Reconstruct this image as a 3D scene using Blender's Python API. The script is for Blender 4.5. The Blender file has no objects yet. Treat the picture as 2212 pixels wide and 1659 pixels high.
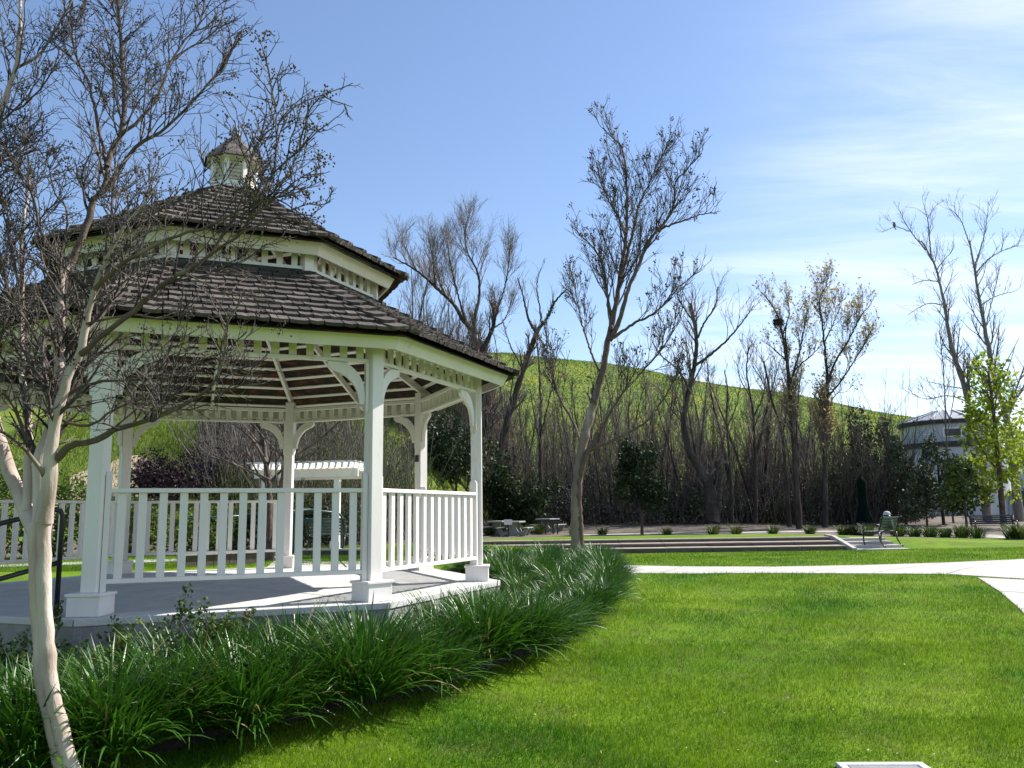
import bpy, bmesh, math, random
import numpy as np
from mathutils import Matrix, Vector

# ------------------------------------------------------------------ camera, sky, sun, exposure
scene = bpy.context.scene
COL = scene.collection
PITCH, ROLL, CAMZ = 0.153, -0.0134, 0.81
cam_d = bpy.data.cameras.new('camera')
cam_d.sensor_width = 36.0
cam_d.lens = 36.0 * 2990.7 / 3648.0
cam_d.clip_start = 0.05
cam_d.clip_end = 3000.0
cam = bpy.data.objects.new('camera', cam_d)
COL.objects.link(cam)
_F = Vector((0, math.cos(PITCH), math.sin(PITCH)))
_U0 = Vector((0, -math.sin(PITCH), math.cos(PITCH)))
_R0 = Vector((1, 0, 0))
_R = _R0 * math.cos(ROLL) + _U0 * math.sin(ROLL)
_U = _U0 * math.cos(ROLL) - _R0 * math.sin(ROLL)
cam.matrix_world = Matrix(((_R.x, _U.x, -_F.x, 0), (_R.y, _U.y, -_F.y, 0), (_R.z, _U.z, -_F.z, CAMZ), (0, 0, 0, 1)))
scene.camera = cam

SUN_AZ, SUN_EL = math.radians(25), math.radians(46)      # azimuth from +x towards +y
world = bpy.data.worlds.new('World')
scene.world = world
world.use_nodes = True
wn = world.node_tree
wn.nodes.clear()
w_out = wn.nodes.new('ShaderNodeOutputWorld')
w_bg = wn.nodes.new('ShaderNodeBackground')
w_sky = wn.nodes.new('ShaderNodeTexSky')
w_sky.sky_type = 'NISHITA'
w_sky.sun_disc = False
w_sky.sun_elevation = SUN_EL
w_sky.sun_rotation = math.pi / 2 - SUN_AZ
w_sky.altitude = 100
w_sky.air_density = 1.1
w_sky.dust_density = 0.25
w_sky.ozone_density = 3.0
w_bg.inputs['Strength'].default_value = 0.106
# thin cirrus: streaked noise on a flat layer overhead
w_tc = wn.nodes.new('ShaderNodeTexCoord')
w_sep = wn.nodes.new('ShaderNodeSeparateXYZ')
wn.links.new(w_tc.outputs['Generated'], w_sep.inputs[0])
def wmath(op, a, b=None):
    n = wn.nodes.new('ShaderNodeMath'); n.operation = op
    for i, v in enumerate((a, b)):
        if v is None: continue
        if isinstance(v, (int, float)): n.inputs[i].default_value = v
        else: wn.links.new(v, n.inputs[i])
    return n.outputs[0]
w_h = wmath('MAXIMUM', w_sep.outputs['Z'], 0.02)
w_h = wmath('ADD', w_h, 0.08)
w_px = wmath('DIVIDE', w_sep.outputs['X'], w_h)
w_py = wmath('DIVIDE', w_sep.outputs['Y'], w_h)
w_cmb = wn.nodes.new('ShaderNodeCombineXYZ')
wn.links.new(w_px, w_cmb.inputs[0]); wn.links.new(w_py, w_cmb.inputs[1])
w_map = wn.nodes.new('ShaderNodeMapping')
w_map.inputs['Rotation'].default_value = (0, 0, math.radians(-38))
w_map.inputs['Scale'].default_value = (0.55, 2.6, 1)
wn.links.new(w_cmb.outputs[0], w_map.inputs[0])
w_n1 = wn.nodes.new('ShaderNodeTexNoise')
w_n1.inputs['Scale'].default_value = 1.1
w_n1.inputs['Detail'].default_value = 7
w_n1.inputs['Roughness'].default_value = 0.62
w_n1.inputs['Distortion'].default_value = 0.5
wn.links.new(w_map.outputs[0], w_n1.inputs['Vector'])
w_map2 = wn.nodes.new('ShaderNodeMapping')
w_map2.inputs['Location'].default_value = (0.35, -0.62, 0)
w_map2.inputs['Scale'].default_value = (0.42, 0.42, 1)
wn.links.new(w_cmb.outputs[0], w_map2.inputs[0])
w_n2 = wn.nodes.new('ShaderNodeTexNoise')
w_n2.inputs['Scale'].default_value = 1.0
w_n2.inputs['Detail'].default_value = 2
wn.links.new(w_map2.outputs[0], w_n2.inputs['Vector'])
def wramp(fac, a, b):
    n = wn.nodes.new('ShaderNodeMapRange'); n.interpolation_type = 'SMOOTHSTEP'
    n.inputs['From Min'].default_value = a; n.inputs['From Max'].default_value = b
    wn.links.new(fac, n.inputs['Value']); return n.outputs[0]
# cloud bank lies towards +x (downwind side of the sky)
w_side = wramp(w_px, -0.05, 1.1)
w_c = wmath('MULTIPLY', wramp(w_n1.outputs['Fac'], 0.28, 0.86), wramp(wmath('ADD', wmath('MULTIPLY', w_n2.outputs['Fac'], 0.8), wmath('MULTIPLY', w_side, 0.55)), 0.46, 0.98))
w_c = wmath('MULTIPLY', w_c, 0.85)
w_mix = wn.nodes.new('ShaderNodeMix'); w_mix.data_type = 'RGBA'
wn.links.new(w_c, w_mix.inputs['Factor'])
w_tint = wn.nodes.new('ShaderNodeMix'); w_tint.data_type = 'RGBA'; w_tint.blend_type = 'MULTIPLY'; w_tint.inputs['Factor'].default_value = 1.0
wn.links.new(w_sky.outputs[0], w_tint.inputs['A']); w_tint.inputs['B'].default_value = (1.02, .98, 1.0, 1)
wn.links.new(w_tint.outputs['Result'], w_mix.inputs['A'])
w_mix.inputs['B'].default_value = (6.3, 6.7, 7.4, 1)
wn.links.new(w_mix.outputs['Result'], w_bg.inputs['Color'])
wn.links.new(w_bg.outputs[0], w_out.inputs[0])

sun_d = bpy.data.lights.new('sun', 'SUN')
sun_d.energy = 5.0
sun_d.angle = math.radians(0.53)
sun_d.color = (1.0, 0.955, 0.88)
sun = bpy.data.objects.new('sun', sun_d)
COL.objects.link(sun)
sun_dir = Vector((math.cos(SUN_AZ) * math.cos(SUN_EL), math.sin(SUN_AZ) * math.cos(SUN_EL), math.sin(SUN_EL)))
sun.rotation_euler = sun_dir.to_track_quat('Z', 'Y').to_euler()
sun.location = (20, 10, 30)

scene.view_settings.view_transform = 'Standard'
scene.view_settings.look = 'None'
scene.view_settings.exposure = 0.85
scene.view_settings.gamma = 1.0
scene.view_settings.use_curve_mapping = False
scene.cycles.max_bounces = 7
scene.cycles.transparent_max_bounces = 6
scene.cycles.sample_clamp_indirect = 6.0

# ------------------------------------------------------------------ helpers
rng = np.random.default_rng(7)
rnd = random.Random(7)
FD = 2990.7 * 2212 / 3648

def ray(u, v):
    """direction through a point of the photograph (2212 x 1659 coordinates)"""
    a, b = (u - 1106.0) / FD, (829.5 - v) / FD
    c, s = math.cos(ROLL), math.sin(ROLL)
    x, z = a * c - b * s, a * s + b * c
    c, s = math.cos(PITCH), math.sin(PITCH)
    return (x, c - z * s, s + z * c)

def at(u, v, y):
    d = ray(u, v); k = y / d[1]
    return Vector((d[0] * k, y, CAMZ + d[2] * k))

def sstep(a, b, x):
    t = min(1.0, max(0.0, (x - a) / (b - a))); return t * t * (3 - 2 * t)

_PL = ([4, 6, 7.5, 10, 13.5, 20, 24, 30, 40, 60], [-.86, -.79, -.68, -.42, -.07, -.06, -.02, .1, .2, .3])
_PR = ([4, 5.3, 8, 11, 15, 19, 24.02, 25.5, 25.6, 31, 36, 40, 44, 48, 60], [-.86, -.8, -.62, -.46, -.29, -.30, -.34, -.34, 0.0, -.05, -.18, -.12, .18, .32, .4])
_PX = ([4, 5.3, 8, 11, 15, 19, 24, 28, 34, 44, 60], [-.86, -.8, -.62, -.46, -.29, -.30, -.33, -.3, -.25, .02, .3])
_FX = ([-60, -25, -15, -8, -4, 0, 10, 30, 60, 120], [16, 17, 19, 22, 30, 50, 53, 62, 75, 95])
_HX = ([-120, -60, 0, 23, 46, 68, 90, 130, 200], [25, 26, 27.6, 24.0, 19.6, 15.2, 11.5, 8, 6])

def G(x, y):
    l = np.interp(y, *_PL); r = np.interp(y, *_PR); q = np.interp(y, *_PX)
    k = sstep(-1.2, 3.2, x) if y < 23.5 else sstep(-2.4, -1.6, x)
    z = l + (r - l) * k
    if y < 24: w = sstep(9, 12, x)
    else: w = sstep(9.9, 10.6, x) if y < 26 else sstep(9, 16, x)
    z = z + (q - z) * w
    yf = np.interp(x, *_FX)
    if y > yf:
        H = np.interp(x, *_HX); t = (y - yf) / (140.0 - yf)
        if t <= 1: h = H * (1.25 * t - .25 * t * t)
        else: h = H * (1 - 0.45 * (t - 1))
        h += 0.35 * math.sin(x * .21 + 1) * math.sin(y * .17) * min(1, (y - yf) / 15)
        z += h
    return float(z)

def gpt(u, v, y0=3.5, y1=120):
    y = y0
    while y < y1:
        p = at(u, v, y)
        if p.z <= G(p.x, y): return Vector((p.x, y, G(p.x, y)))
        y += 0.03 if y < 30 else 0.1
    return at(u, v, y1)

def link(o, parent=None):
    COL.objects.link(o)
    if parent is not None: o.parent = parent
    return o

def tag(o, label=None, cat=None, group=None, kind=None):
    if label: o['label'] = label
    if cat: o['category'] = cat
    if group: o['group'] = group
    if kind: o['kind'] = kind
    return o

def empty(name, loc, label, cat, group=None, rz=0.0):
    o = bpy.data.objects.new(name, None)
    o.empty_display_size = 0.2
    o.location = loc; o.rotation_euler = (0, 0, rz)
    COL.objects.link(o)
    return tag(o, label, cat, group)

def mesh_np(name, verts, faces, smooth=False):
    """verts (N,3); faces (M,k) one array of equal-sided polygons, or a list of such arrays"""
    me = bpy.data.meshes.new(name)
    if not isinstance(faces, list): faces = [faces]
    faces = [np.asarray(f, dtype=np.int32) for f in faces if len(f)]
    verts = np.asarray(verts, dtype=np.float32)
    nl = sum(f.size for f in faces); nf = sum(len(f) for f in faces)
    me.vertices.add(len(verts)); me.vertices.foreach_set('co', verts.ravel())
    me.loops.add(nl); me.loops.foreach_set('vertex_index', np.concatenate([f.ravel() for f in faces]))
    tot = np.concatenate([np.full(len(f), f.shape[1], dtype=np.int32) for f in faces])
    st = np.concatenate([[0], np.cumsum(tot)[:-1]]).astype(np.int32)
    me.polygons.add(nf); me.polygons.foreach_set('loop_start', st); me.polygons.foreach_set('loop_total', tot)
    if smooth: me.polygons.foreach_set('use_smooth', np.ones(nf, dtype=bool))
    me.update(calc_edges=True)
    return me

def obj(name, me, mat, parent=None, loc=None):
    if mat is not None and not me.materials: me.materials.append(mat)
    o = bpy.data.objects.new(name, me)
    link(o, parent)
    if loc is not None: o.location = loc
    return o

class MB:
    """collects boxes, bars, prisms and tubes; build() makes one mesh object"""
    def __init__(self): self.v = []; self.f = []
    def add(self, vs, fs):
        b = len(self.v); self.v += [tuple(p) for p in vs]; self.f += [tuple(i + b for i in f) for f in fs]; return self
    def hexa(self, p):
        return self.add(p, [(0, 3, 2, 1), (4, 5, 6, 7), (0, 1, 5, 4), (1, 2, 6, 5), (2, 3, 7, 6), (3, 0, 4, 7)])
    def box(self, x0, x1, y0, y1, z0, z1):
        return self.hexa([(x0, y0, z0), (x1, y0, z0), (x1, y1, z0), (x0, y1, z0), (x0, y0, z1), (x1, y0, z1), (x1, y1, z1), (x0, y1, z1)])
    def bar(self, a, b, w, h, up=(0, 0, 1)):
        """rectangular bar from a to b, w across, h along up"""
        a, b, up = Vector(a), Vector(b), Vector(up)
        d = (b - a).normalized(); s = d.cross(up).normalized(); t = s.cross(d).normalized()
        s *= w / 2; t *= h / 2
        return self.hexa([a - s - t, a + s - t, b + s - t, b - s - t, a - s + t, a + s + t, b + s + t, b - s + t])
    def prism(self, poly, a, b):
        """polygon given as 3-D points, swept by vector from offset a to offset b"""
        a, b = Vector(a), Vector(b); n = len(poly)
        vs = [Vector(p) + a for p in poly] + [Vector(p) + b for p in poly]
        fs = [tuple(range(n - 1, -1, -1)), tuple(range(n, 2 * n))] + [(i, (i + 1) % n, n + (i + 1) % n, n + i) for i in range(n)]
        return self.add(vs, fs)
    def tube(self, pts, rad, n=8):
        pts = [Vector(p) for p in pts]; m = len(pts); vs = []; fs = []
        if isinstance(rad, (int, float)): rad = [rad] * m
        ref = Vector((0.31, 0.77, 0.55))
        for i, p in enumerate(pts):
            d = (pts[min(i + 1, m - 1)] - pts[max(i - 1, 0)]).normalized()
            s = d.cross(ref).normalized(); t = s.cross(d)
            for k in range(n):
                a = 2 * math.pi * k / n
                vs.append(p + (s * math.cos(a) + t * math.sin(a)) * rad[i])
        for i in range(m - 1):
            for k in range(n):
                fs.append((i * n + k, i * n + (k + 1) % n, (i + 1) * n + (k + 1) % n, (i + 1) * n + k))
        fs += [tuple(range(n - 1, -1, -1)), tuple(range((m - 1) * n, m * n))]
        return self.add(vs, fs)
    def lathe(self, prof, n=16, c=(0, 0, 0)):
        vs = []; fs = []
        for r, z in prof:
            for k in range(n):
                a = 2 * math.pi * k / n; vs.append((c[0] + r * math.cos(a), c[1] + r * math.sin(a), c[2] + z))
        m = len(prof)
        for i in range(m - 1):
            for k in range(n): fs.append((i * n + k, i * n + (k + 1) % n, (i + 1) * n + (k + 1) % n, (i + 1) * n + k))
        fs += [tuple(range(n - 1, -1, -1)), tuple(range((m - 1) * n, m * n))]
        return self.add(vs, fs)
    def build(self, name, mat, parent=None, smooth=False, bevel=0.0, loc=None):
        me = bpy.data.meshes.new(name); me.from_pydata(self.v, [], self.f)
        if bevel:
            bm = bmesh.new(); bm.from_mesh(me)
            ed = [e for e in bm.edges if len(e.link_faces) == 2 and e.calc_face_angle(0) > 0.5]
            bmesh.ops.bevel(bm, geom=ed, offset=bevel, segments=1, affect='EDGES', profile=0.5, clamp_overlap=True)
            bm.to_mesh(me); bm.free()
        if smooth: me.polygons.foreach_set('use_smooth', [True] * len(me.polygons))
        me.update()
        return obj(name, me, mat, parent, loc)

# ------------------------------------------------------------------ materials
def material(name, c1, c2=None, scale=5.0, rough=0.6, bump=0.0, bscale=None, detail=4, trans=0.0, coat=0.0, spec=0.5,
             rand=0.0, lo=0.35, hi=0.65, c3=None, scale3=1.0, lo3=.5, hi3=.7, stretch=None, metal=0.0, coords='Object'):
    m = bpy.data.materials.new(name); m.use_nodes = True
    nt = m.node_tree; N = nt.nodes; L = nt.links
    bs = N['Principled BSDF']; out = N['Material Output']
    bs.inputs['Roughness'].default_value = rough
    bs.inputs['Specular IOR Level'].default_value = spec
    bs.inputs['Metallic'].default_value = metal
    tc = N.new('ShaderNodeTexCoord'); vec = tc.outputs[coords]
    if stretch:
        mp = N.new('ShaderNodeMapping'); mp.inputs['Scale'].default_value = stretch; L.new(vec, mp.inputs[0]); vec = mp.outputs[0]
    col = None
    def noise(sc, dt, a, b):
        n = N.new('ShaderNodeTexNoise'); n.inputs['Scale'].default_value = sc; n.inputs['Detail'].default_value = dt; n.inputs['Roughness'].default_value = .6
        L.new(vec, n.inputs['Vector'])
        r = N.new('ShaderNodeMapRange'); r.inputs['From Min'].default_value = a; r.inputs['From Max'].default_value = b
        L.new(n.outputs['Fac'], r.inputs['Value']); return r.outputs[0]
    def mix(f, a, b):
        x = N.new('ShaderNodeMix'); x.data_type = 'RGBA'; L.new(f, x.inputs['Factor'])
        for k, v in (('A', a), ('B', b)):
            if isinstance(v, tuple): x.inputs[k].default_value = (*v, 1)
            else: L.new(v, x.inputs[k])
        return x.outputs['Result']
    if c2 is not None: col = mix(noise(scale, detail, lo, hi), c1, c2)
    else: col = c1
    if c3 is not None: col = mix(noise(scale3, 3, lo3, hi3), col, c3)
    if rand:
        oi = N.new('ShaderNodeObjectInfo'); ge = N.new('ShaderNodeNewGeometry')
        ad = N.new('ShaderNodeMath'); ad.operation = 'ADD'; L.new(oi.outputs['Random'], ad.inputs[0]); L.new(ge.outputs['Random Per Island'], ad.inputs[1])
        fr = N.new('ShaderNodeMath'); fr.operation = 'FRACT'; L.new(ad.outputs[0], fr.inputs[0])
        mr = N.new('ShaderNodeMapRange'); mr.inputs['To Min'].default_value = 1 - rand; mr.inputs['To Max'].default_value = 1 + rand
        L.new(fr.outputs[0], mr.inputs['Value'])
        hs = N.new('ShaderNodeHueSaturation'); L.new(mr.outputs[0], hs.inputs['Value'])
        if isinstance(col, tuple): hs.inputs['Color'].default_value = (*col, 1)
        else: L.new(col, hs.inputs['Color'])
        col = hs.outputs[0]
    if isinstance(col, tuple): bs.inputs['Base Color'].default_value = (*col, 1)
    else: L.new(col, bs.inputs['Base Color'])
    if coat: bs.inputs['Coat Weight'].default_value = coat
    if bump:
        n = N.new('ShaderNodeTexNoise'); n.inputs['Scale'].default_value = bscale or scale * 4; n.inputs['Detail'].default_value = 5
        L.new(vec, n.inputs['Vector'])
        b = N.new('ShaderNodeBump'); b.inputs['Strength'].default_value = bump; b.inputs['Distance'].default_value = 0.02
        L.new(n.outputs['Fac'], b.inputs['Height']); L.new(b.outputs[0], bs.inputs['Normal'])
    if trans:
        t = N.new('ShaderNodeBsdfTranslucent'); mx = N.new('ShaderNodeMixShader'); mx.inputs[0].default_value = trans
        if isinstance(col, tuple): t.inputs['Color'].default_value = (*col, 1)
        else: L.new(col, t.inputs['Color'])
        L.new(bs.outputs[0], mx.inputs[1]); L.new(t.outputs[0], mx.inputs[2]); L.new(mx.outputs[0], out.inputs['Surface'])
    return m

M = {}
M['white'] = material('white_paint', (.785, .74, .71), (.73, .685, .655), 3.0, .45, .06, 40, c3=(.56, .51, .44), scale3=7, lo3=.60, hi3=.80, stretch=(1, 1, .25))
M['shingle'] = material('cedar_shingle', (.048, .039, .034), (.122, .098, .085), 9, .85, .5, 60, rand=.55, stretch=(6, 1, 1))
M['deck'] = material('shingle_underside', (.012, .006, .003), (.13, .045, .014), 5, .9, .4, 40, lo=.5, hi=.7, stretch=(1, 1, 4))  # orange flecks painted in for daylight glowing through the shingle gaps
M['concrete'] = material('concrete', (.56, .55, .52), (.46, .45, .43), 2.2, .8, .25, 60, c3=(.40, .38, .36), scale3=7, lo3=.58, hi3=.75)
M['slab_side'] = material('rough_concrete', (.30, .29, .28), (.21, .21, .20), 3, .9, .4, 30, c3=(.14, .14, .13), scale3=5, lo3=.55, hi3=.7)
M['path'] = material('pale_path', (.44, .415, .375), (.375, .355, .325), 1.3, .9, .2, 50, c3=(.31, .295, .27), scale3=6, lo3=.6, hi3=.75)
M['bark_pale'] = material('pale_bark', (.44, .35, .295), (.27, .20, .16), 5.5, .75, .45, 34, spec=.2, lo=.42, hi=.66, c3=(.56, .49, .435), scale3=2.4, lo3=.46, hi3=.60, stretch=(1, 1, .3))
M['bark_mid'] = material('brown_grey_bark', (.25, .195, .16), (.15, .112, .09), 4, .8, .45, 30, spec=.2, c3=(.42, .36, .31), scale3=2.0, lo3=.52, hi3=.66, stretch=(1, 1, .3))
M['bark_limb'] = material('limb_bark', (.135, .098, .080), (.075, .054, .045), 6, .8, .3, 40, spec=.2, c3=(.27, .22, .185), scale3=3, lo3=.56, hi3=.72)
M['twig'] = material('grey_twig', (.040, .032, .029), (.125, .105, .092), 14, .8, rand=.55, spec=.2)
M['pod'] = material('seed_pod', (.035, .026, .02), (.07, .05, .035), 40, .8)
M['bark_dark'] = material('dark_bark', (.038, .031, .027), (.085, .072, .062), 4, .95, .6, 20, spec=.1, stretch=(1, 1, .3))
M['bark_grey'] = material('grey_bark', (.17, .15, .135), (.27, .24, .215), 3, .9, .4, 20, spec=.1, stretch=(1, 1, .3))
M['twig_far'] = material('far_twig', (.145, .118, .104), (.235, .195, .17), 1.2, .9, rand=.3, spec=.12)
M['bud'] = material('yellow_bud', (.46, .38, .12), (.36, .27, .13), 1, .7, rand=.35, trans=.35)
M['leaf_dark'] = material('dark_leaf', (.014, .028, .012), (.04, .062, .024), .9, .5, rand=.45, trans=.15, spec=.12)
M['leaf_hedge'] = material('hedge_leaf', (.040, .080, .016), (.13, .17, .040), 1.6, .5, rand=.45, trans=.2, spec=.12)
M['leaf_purple'] = material('purple_leaf', (.022, .014, .022), (.06, .035, .045), 1.2, .6, rand=.4, spec=.12)
M['leaf_bright'] = material('spring_leaf', (.17, .26, .02), (.32, .38, .03), 1.5, .5, rand=.35, trans=.45)
M['leaf_pine'] = material('pine_leaf', (.055, .074, .042), (.15, .165, .095), .8, .6, rand=.4, spec=.12)
M['brush'] = material('dry_brush', (.072, .062, .057), (.165, .145, .133), .6, .95, rand=.45, c3=(.065, .080, .030), scale3=.25, lo3=.52, hi3=.64, spec=.12)
M['lily'] = material('strap_leaf', (.024, .088, .006), (.056, .148, .011), 2.2, .42, rand=.4, trans=.25, spec=.6)
M['lily_dry'] = material('dry_strap_leaf', (.24, .19, .06), (.16, .14, .04), 3, .6, rand=.3, trans=.2)
M['blade'] = material('lawn_blade', (.045, .148, .004), (.152, .262, .008), .9, .5, rand=.5, trans=.38, spec=.25, detail=6, lo=.38, hi=.60, c3=(.165, .265, .010), scale3=.42, lo3=.46, hi3=.66)
M['lawn'] = material('lawn_ground', (.060, .140, .005), (.15, .225, .010), .45, .9, .6, 45, detail=6, spec=.1, c3=(.10, .13, .02), scale3=2.2, lo3=.48, hi3=.70)
M['hill'] = material('hill_grass', (.088, .142, .024), (.14, .178, .032), .16, .95, .8, 2.2, detail=8, spec=.1, c3=(.20, .20, .02), scale3=.13, lo3=.56, hi3=.74)
M['mulch'] = material('wood_mulch', (.075, .055, .044), (.16, .125, .10), 3.5, .95, .8, 22, detail=8, c3=(.10, .10, .045), scale3=.6, lo3=.52, hi3=.68)
M['soil'] = material('bed_soil', (.035, .026, .02), (.07, .055, .042), 6, .95, .8, 30)
M['dirt'] = material('dry_dirt', (.30, .22, .145), (.40, .31, .21), 1.4, .95, .5, 12)
M['black'] = material('black_metal', (.012, .012, .014), (.02, .02, .022), 8, .35)
M['green_metal'] = material('dark_green_metal', (.012, .05, .05), (.02, .065, .062), 8, .35)
M['bench'] = material('bench_slat', (.022, .04, .042), (.04, .06, .06), 8, .4)
M['bench_green'] = material('green_bench_metal', (.05, .085, .075), (.075, .11, .10), 8, .4)
M['brick_brown'] = material('brown_block', (.085, .062, .052), (.135, .105, .088), 3, .9, .3, 30)
M['cap_stone'] = material('tread_stone', (.36, .31, .26), (.27, .235, .20), 3, .85, .2, 40)
M['table'] = material('table_concrete', (.20, .22, .20), (.28, .29, .26), 3, .85, .2, 30)
M['stucco'] = material('grey_stucco', (.50, .52, .55), (.45, .47, .50), 2, .9, .2, 30)
M['roof_metal'] = material('metal_roof', (.22, .23, .26), (.28, .29, .32), 1.5, .5)
M['trim_dark'] = material('dark_trim', (.02, .022, .026), (.03, .032, .036), 4, .6)
M['glass'] = material('window_glass', (.015, .02, .03), None, 1, .1)
M['canvas'] = material('dark_canvas', (.002, .007, .006), (.004, .012, .010), 5, .95, spec=.05)
M['red'] = material('red_petal', (.42, .012, .02), (.30, .01, .02), 20, .6)
M['lid'] = material('grey_lid', (.24, .23, .24), (.18, .17, .18), 6, .7, .2, 60)
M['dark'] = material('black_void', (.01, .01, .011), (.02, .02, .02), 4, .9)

# ------------------------------------------------------------------ ground sheets
def sheet(name, xs, ys, mat, ymin=None, ymax=None, off=0.0, kind='structure'):
    """grid over xs; ymin/ymax may be functions of x giving the sheet's own border"""
    n = len(ys); vs = np.zeros((len(xs) * n, 3)); i = 0
    for x in xs:
        a = ymin(x) if ymin else ys[0]; b = ymax(x) if ymax else ys[-1]
        for y in ys:
            yy = a + (b - a) * (y - ys[0]) / (ys[-1] - ys[0]) if (ymin or ymax) else y
            vs[i] = (x, yy, G(x, yy) + off); i += 1
    nx = len(xs)
    a = (np.arange(nx - 1)[:, None] * n + np.arange(n - 1)[None, :]).ravel()
    f = np.stack([a, a + n, a + n + 1, a + 1], 1)
    return tag(obj(name, mesh_np(name, vs, f, True), mat), kind=kind)

def lawn_end(x): return float(np.interp(x, [-60, -12, -6.5, -2, 2, 10, 20, 60], [15.5, 17.5, 20.5, 27, 31.5, 31.5, 29.5, 26]))
xs_near = np.unique(np.concatenate([np.linspace(-60, -12, 14), np.linspace(-12, 14, 80), [-2.4, -2.2, -2.0, -1.8, -1.6, 9.9, 10.1, 10.3, 10.6], np.linspace(14, 60, 20)]))
# the lawn: fixed rows up to the seat-steps, then on to its border at the beds
rows = list(np.linspace(-14, 3, 8)) + list(np.linspace(3.5, 24.0, 60)) + [24.02, 24.6, 25.2, 25.5, 25.6]
ys_l = np.array(rows)
def lawn_mesh():
    far = 9; n = len(rows) + far; vs = []
    for x in xs_near:
        e = lawn_end(x)
        for y in rows:
            y = min(y, e); vs.append((x, y, G(x, y)))
        for k in range(1, far + 1):
            s = max(rows[-1], min(rows[-1], e)); y = min(s + (max(e, s) - s) * k / far, e); vs.append((x, y, G(x, y)))
    nx = len(xs_near)
    a = (np.arange(nx - 1)[:, None] * n + np.arange(n - 1)[None, :]).ravel()
    return mesh_np('lawn', np.array(vs), np.stack([a, a + n, a + n + 1, a + 1], 1), True)
tag(obj('lawn', lawn_mesh(), M['lawn']), kind='structure')
xs_far = np.unique(np.concatenate([np.linspace(-60, 60, 90)]))
foot = lambda x: max(float(np.interp(x, *_FX)) + 1.0, lawn_end(x) + .6)
xs_w = xs_near
sheet('woodland_floor', xs_w, np.linspace(0, 1, 26), M['mulch'], ymin=lawn_end, ymax=foot)
xs_h = np.unique(np.concatenate([xs_near, np.linspace(60, 260, 30), np.linspace(-260, -60, 30)]))
def foot_h(x): return foot(x) if abs(x) <= 60 else float(np.interp(x, *_FX))
hy = np.concatenate([np.linspace(0, .25, 20), np.linspace(.27, 1, 40)])
sheet('hill', xs_h, hy, M['hill'], ymin=foot_h, ymax=lambda x: 330.0)
# land far to the sides and behind the camera
def plain(name, x0, x1, y0, y1, z, mat):
    me = mesh_np(name, np.array([(x0, y0, z), (x1, y0, z), (x1, y1, z), (x0, y1, z)]), np.array([[0, 1, 2, 3]])); tag(obj(name, me, mat), kind='structure')
plain('terrain', -1500, 1500, -1500, 2000, -3.0, M['hill'])

# rough meadow grass on the slopes, and a bare patch of dry soil
def meadow(name, n, xr, yr, h, w, g, mat, label):
    x = g.uniform(*xr, n * 2); y = yr[0] + (yr[1] - yr[0]) * g.random(n * 2); f = np.interp(x, *_FX) + 1.5; ok = (y > f) & (np.abs(x) < y * .72 + 2); x, y = x[ok][:n], y[ok][:n]; m = len(x)
    z = np.array([G(a, b) for a, b in zip(x, y)]); B = np.stack([x, y, z - .03], 1); a = g.uniform(0, 6.28, m); sd = np.stack([np.cos(a), np.sin(a), np.zeros(m)], 1) * (w * g.uniform(.5, 1.4, (m, 1)))
    T = B + np.stack([g.normal(size=m) * .35, g.normal(size=m) * .35, np.ones(m)], 1) * (h * g.uniform(.35, 1.2, (m, 1))); V = np.stack([B - sd, B + sd, T], 1).reshape(-1, 3)
    tag(obj(name, mesh_np(name, V, np.arange(3 * m).reshape(-1, 3)), mat), label, 'grass', kind='stuff')
M['meadow'] = material('meadow_blade', (.095, .165, .020), (.175, .225, .036), .12, .9, rand=.35, trans=.42, spec=.1, c3=(.34, .31, .03), scale3=.2, lo3=.58, hi3=.72)
_g = np.random.default_rng(9)
meadow('meadow_grass', 42000, (-20, -3), (22, 48), .26, .018, _g, M['meadow'], 'rough green grass on the slope behind the gazebo')
meadow('meadow_grass', 52000, (-12, 85), (56, 142), .20, .11, _g, M['meadow'], 'rough green grass on the far hill')
pv = []; pc = at(262, 1018, 26.0)
for i in range(40):
    a = 2 * math.pi * i / 40; rr = 1 + .25 * math.sin(3 * a + 1) + .12 * math.sin(7 * a); 
    for k in (1.0, .5): x, y = pc.x + 1.7 * rr * k * math.cos(a), 25.6 + 3.2 * rr * k * math.sin(a); pv.append((x, y, G(x, y) + .05))
pv.append((pc.x, 25.6, G(pc.x, 25.6) + .05)); q = []
for i in range(40): j = (i + 1) % 40; q.append((2 * i, 2 * j, 2 * j + 1, 2 * i + 1))
tag(obj('bare_soil', mesh_np('bare_soil', np.array(pv), [np.array(q), np.array([(2 * i + 1, 2 * ((i + 1) % 40) + 1, 80) for i in range(40)])], True), M['dirt']), kind='structure')

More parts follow.
